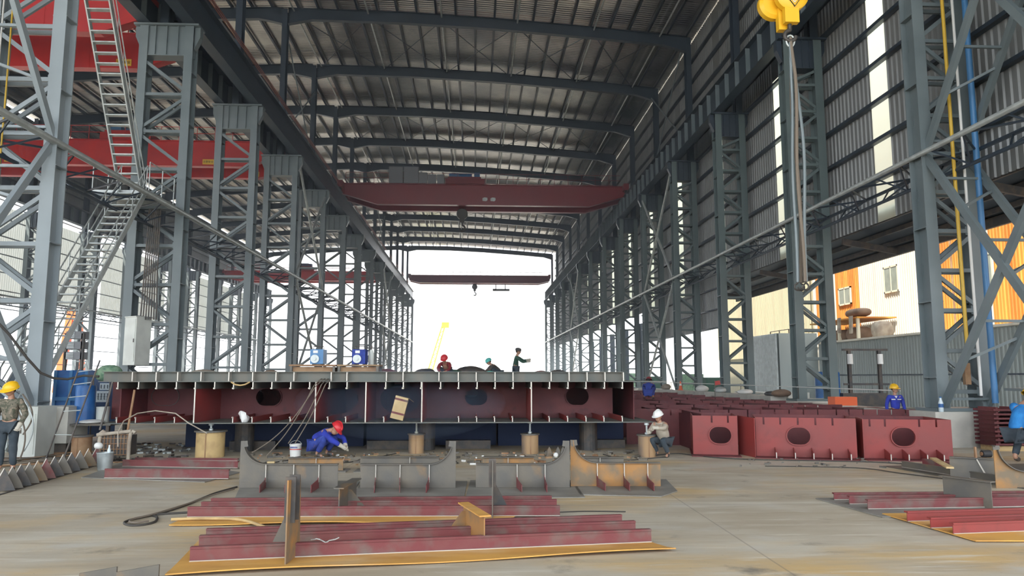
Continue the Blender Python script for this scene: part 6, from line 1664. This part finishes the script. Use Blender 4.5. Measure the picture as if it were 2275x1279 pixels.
# machines standing outside the right wall and below the stairs
for k, (x, y, w, h, c) in enumerate(((17.5, 56, 1.6, 1.9, 'green_cloth'), (18.2, 66, 2.2, 2.2, 'leaf'), (17.2, 76, 1.8, 2.0, 'green_cloth'), (17.6, 90, 2.4, 2.4, 'leaf'))):
    t = thing('green_machine', f'dark green machine cabinet outside the open foot of the right wall, {nth(k)} one', 'machine', (x, y, 0), 'green machines beyond the right columns')
    m = MB(); m.bb((x, y, .1), (x + w, y + 1.2, h)); m.build('body', c, t)
    for j in range(2):
        m = MB(); m.bb((x + .08 + j * w / 2, y - .03, .3), (x + w / 2 - .08 + j * w / 2, y, h - .2)); d = m.build('door', c, t)
        m = MB(); m.bb((x + .14 + j * w / 2, y - .06, h * .5), (x + .2 + j * w / 2, y - .03, h * .5 + .2)); m.build('handle', 'mill_dark', d)
    m = MB(); m.bb((x + .1, y + .1, 0), (x + w - .1, y + 1.1, .1)); m.build('plinth', 'mill_dark', t)
a, b = A(142, 805, 24.5), A(184, 740, 24.5)
t = thing('switch_rack', 'grey slatted rack of switchgear seen behind the lower stair', 'rack', (a.x, 24.5, 0))
m = MB()
for x in (a.x, b.x): m.bb((x - .04, 24.5, 0), (x + .04, 24.6, b.z))
m.build('post', 'mill_dark', t)
for k in range(3):
    z = a.z + .1 + k * .33; m = MB(); m.bb((a.x, 24.5, z), (b.x, 24.9, z + .24)); q = m.build('switch_box', 'grey_box', t)
    m = MB()
    for j in range(4): m.bb((a.x + .05, 24.48, z + .03 + j * .05), (a.x + .28, 24.5, z + .05 + j * .05))
    m.build('louvre', 'galv', q)
# ================================================================== TEXT TO MESH
for o in [o for o in SC.objects if o.type == 'FONT']:
    dg = bpy.context.evaluated_depsgraph_get(); me = bpy.data.meshes.new_from_object(o.evaluated_get(dg))
    n = bpy.data.objects.new('lettering', me); COL.objects.link(n); n.parent = o.parent; n.matrix_local = o.matrix_local.copy()
    n.location = o.location; n.rotation_euler = o.rotation_euler
    nm = o.name; bpy.data.objects.remove(o); n.name = 'lettering'
# ================================================================== DUSTY AIR IN THE HALL
def air(name, m, dens, col, label, noisy=None):
    o = m.build(name, 'rubber'); hm = bpy.data.materials.new(name + '_air'); hm.use_nodes = True
    nt = hm.node_tree; nt.nodes.remove(nt.nodes['Principled BSDF'])
    v = nt.nodes.new('ShaderNodeVolumeScatter'); v.inputs['Color'].default_value = (*col, 1); v.inputs['Density'].default_value = dens; v.inputs['Anisotropy'].default_value = .2
    nt.links.new(v.outputs[0], nt.nodes['Material Output'].inputs['Volume'])
    o.data.materials.clear(); o.data.materials.append(hm)
    return tag(o, label, name, kind='stuff')
m = MB(); m.bb((-39.0, 16.0, .03), (14.9, 137, 24.0))
air('haze', m, .0040, (.80, .90, 1.0), 'thin bluish welding haze filling the air of the hall')
m = MB(); m.ball((-1.9, 19.3, 1.25), 1, 24, 16, (2.7, 1.1, .95))
air('smoke', m, .30, (.42, .60, 1.0), 'bluish welding smoke hanging in front of the middle bays of the block')
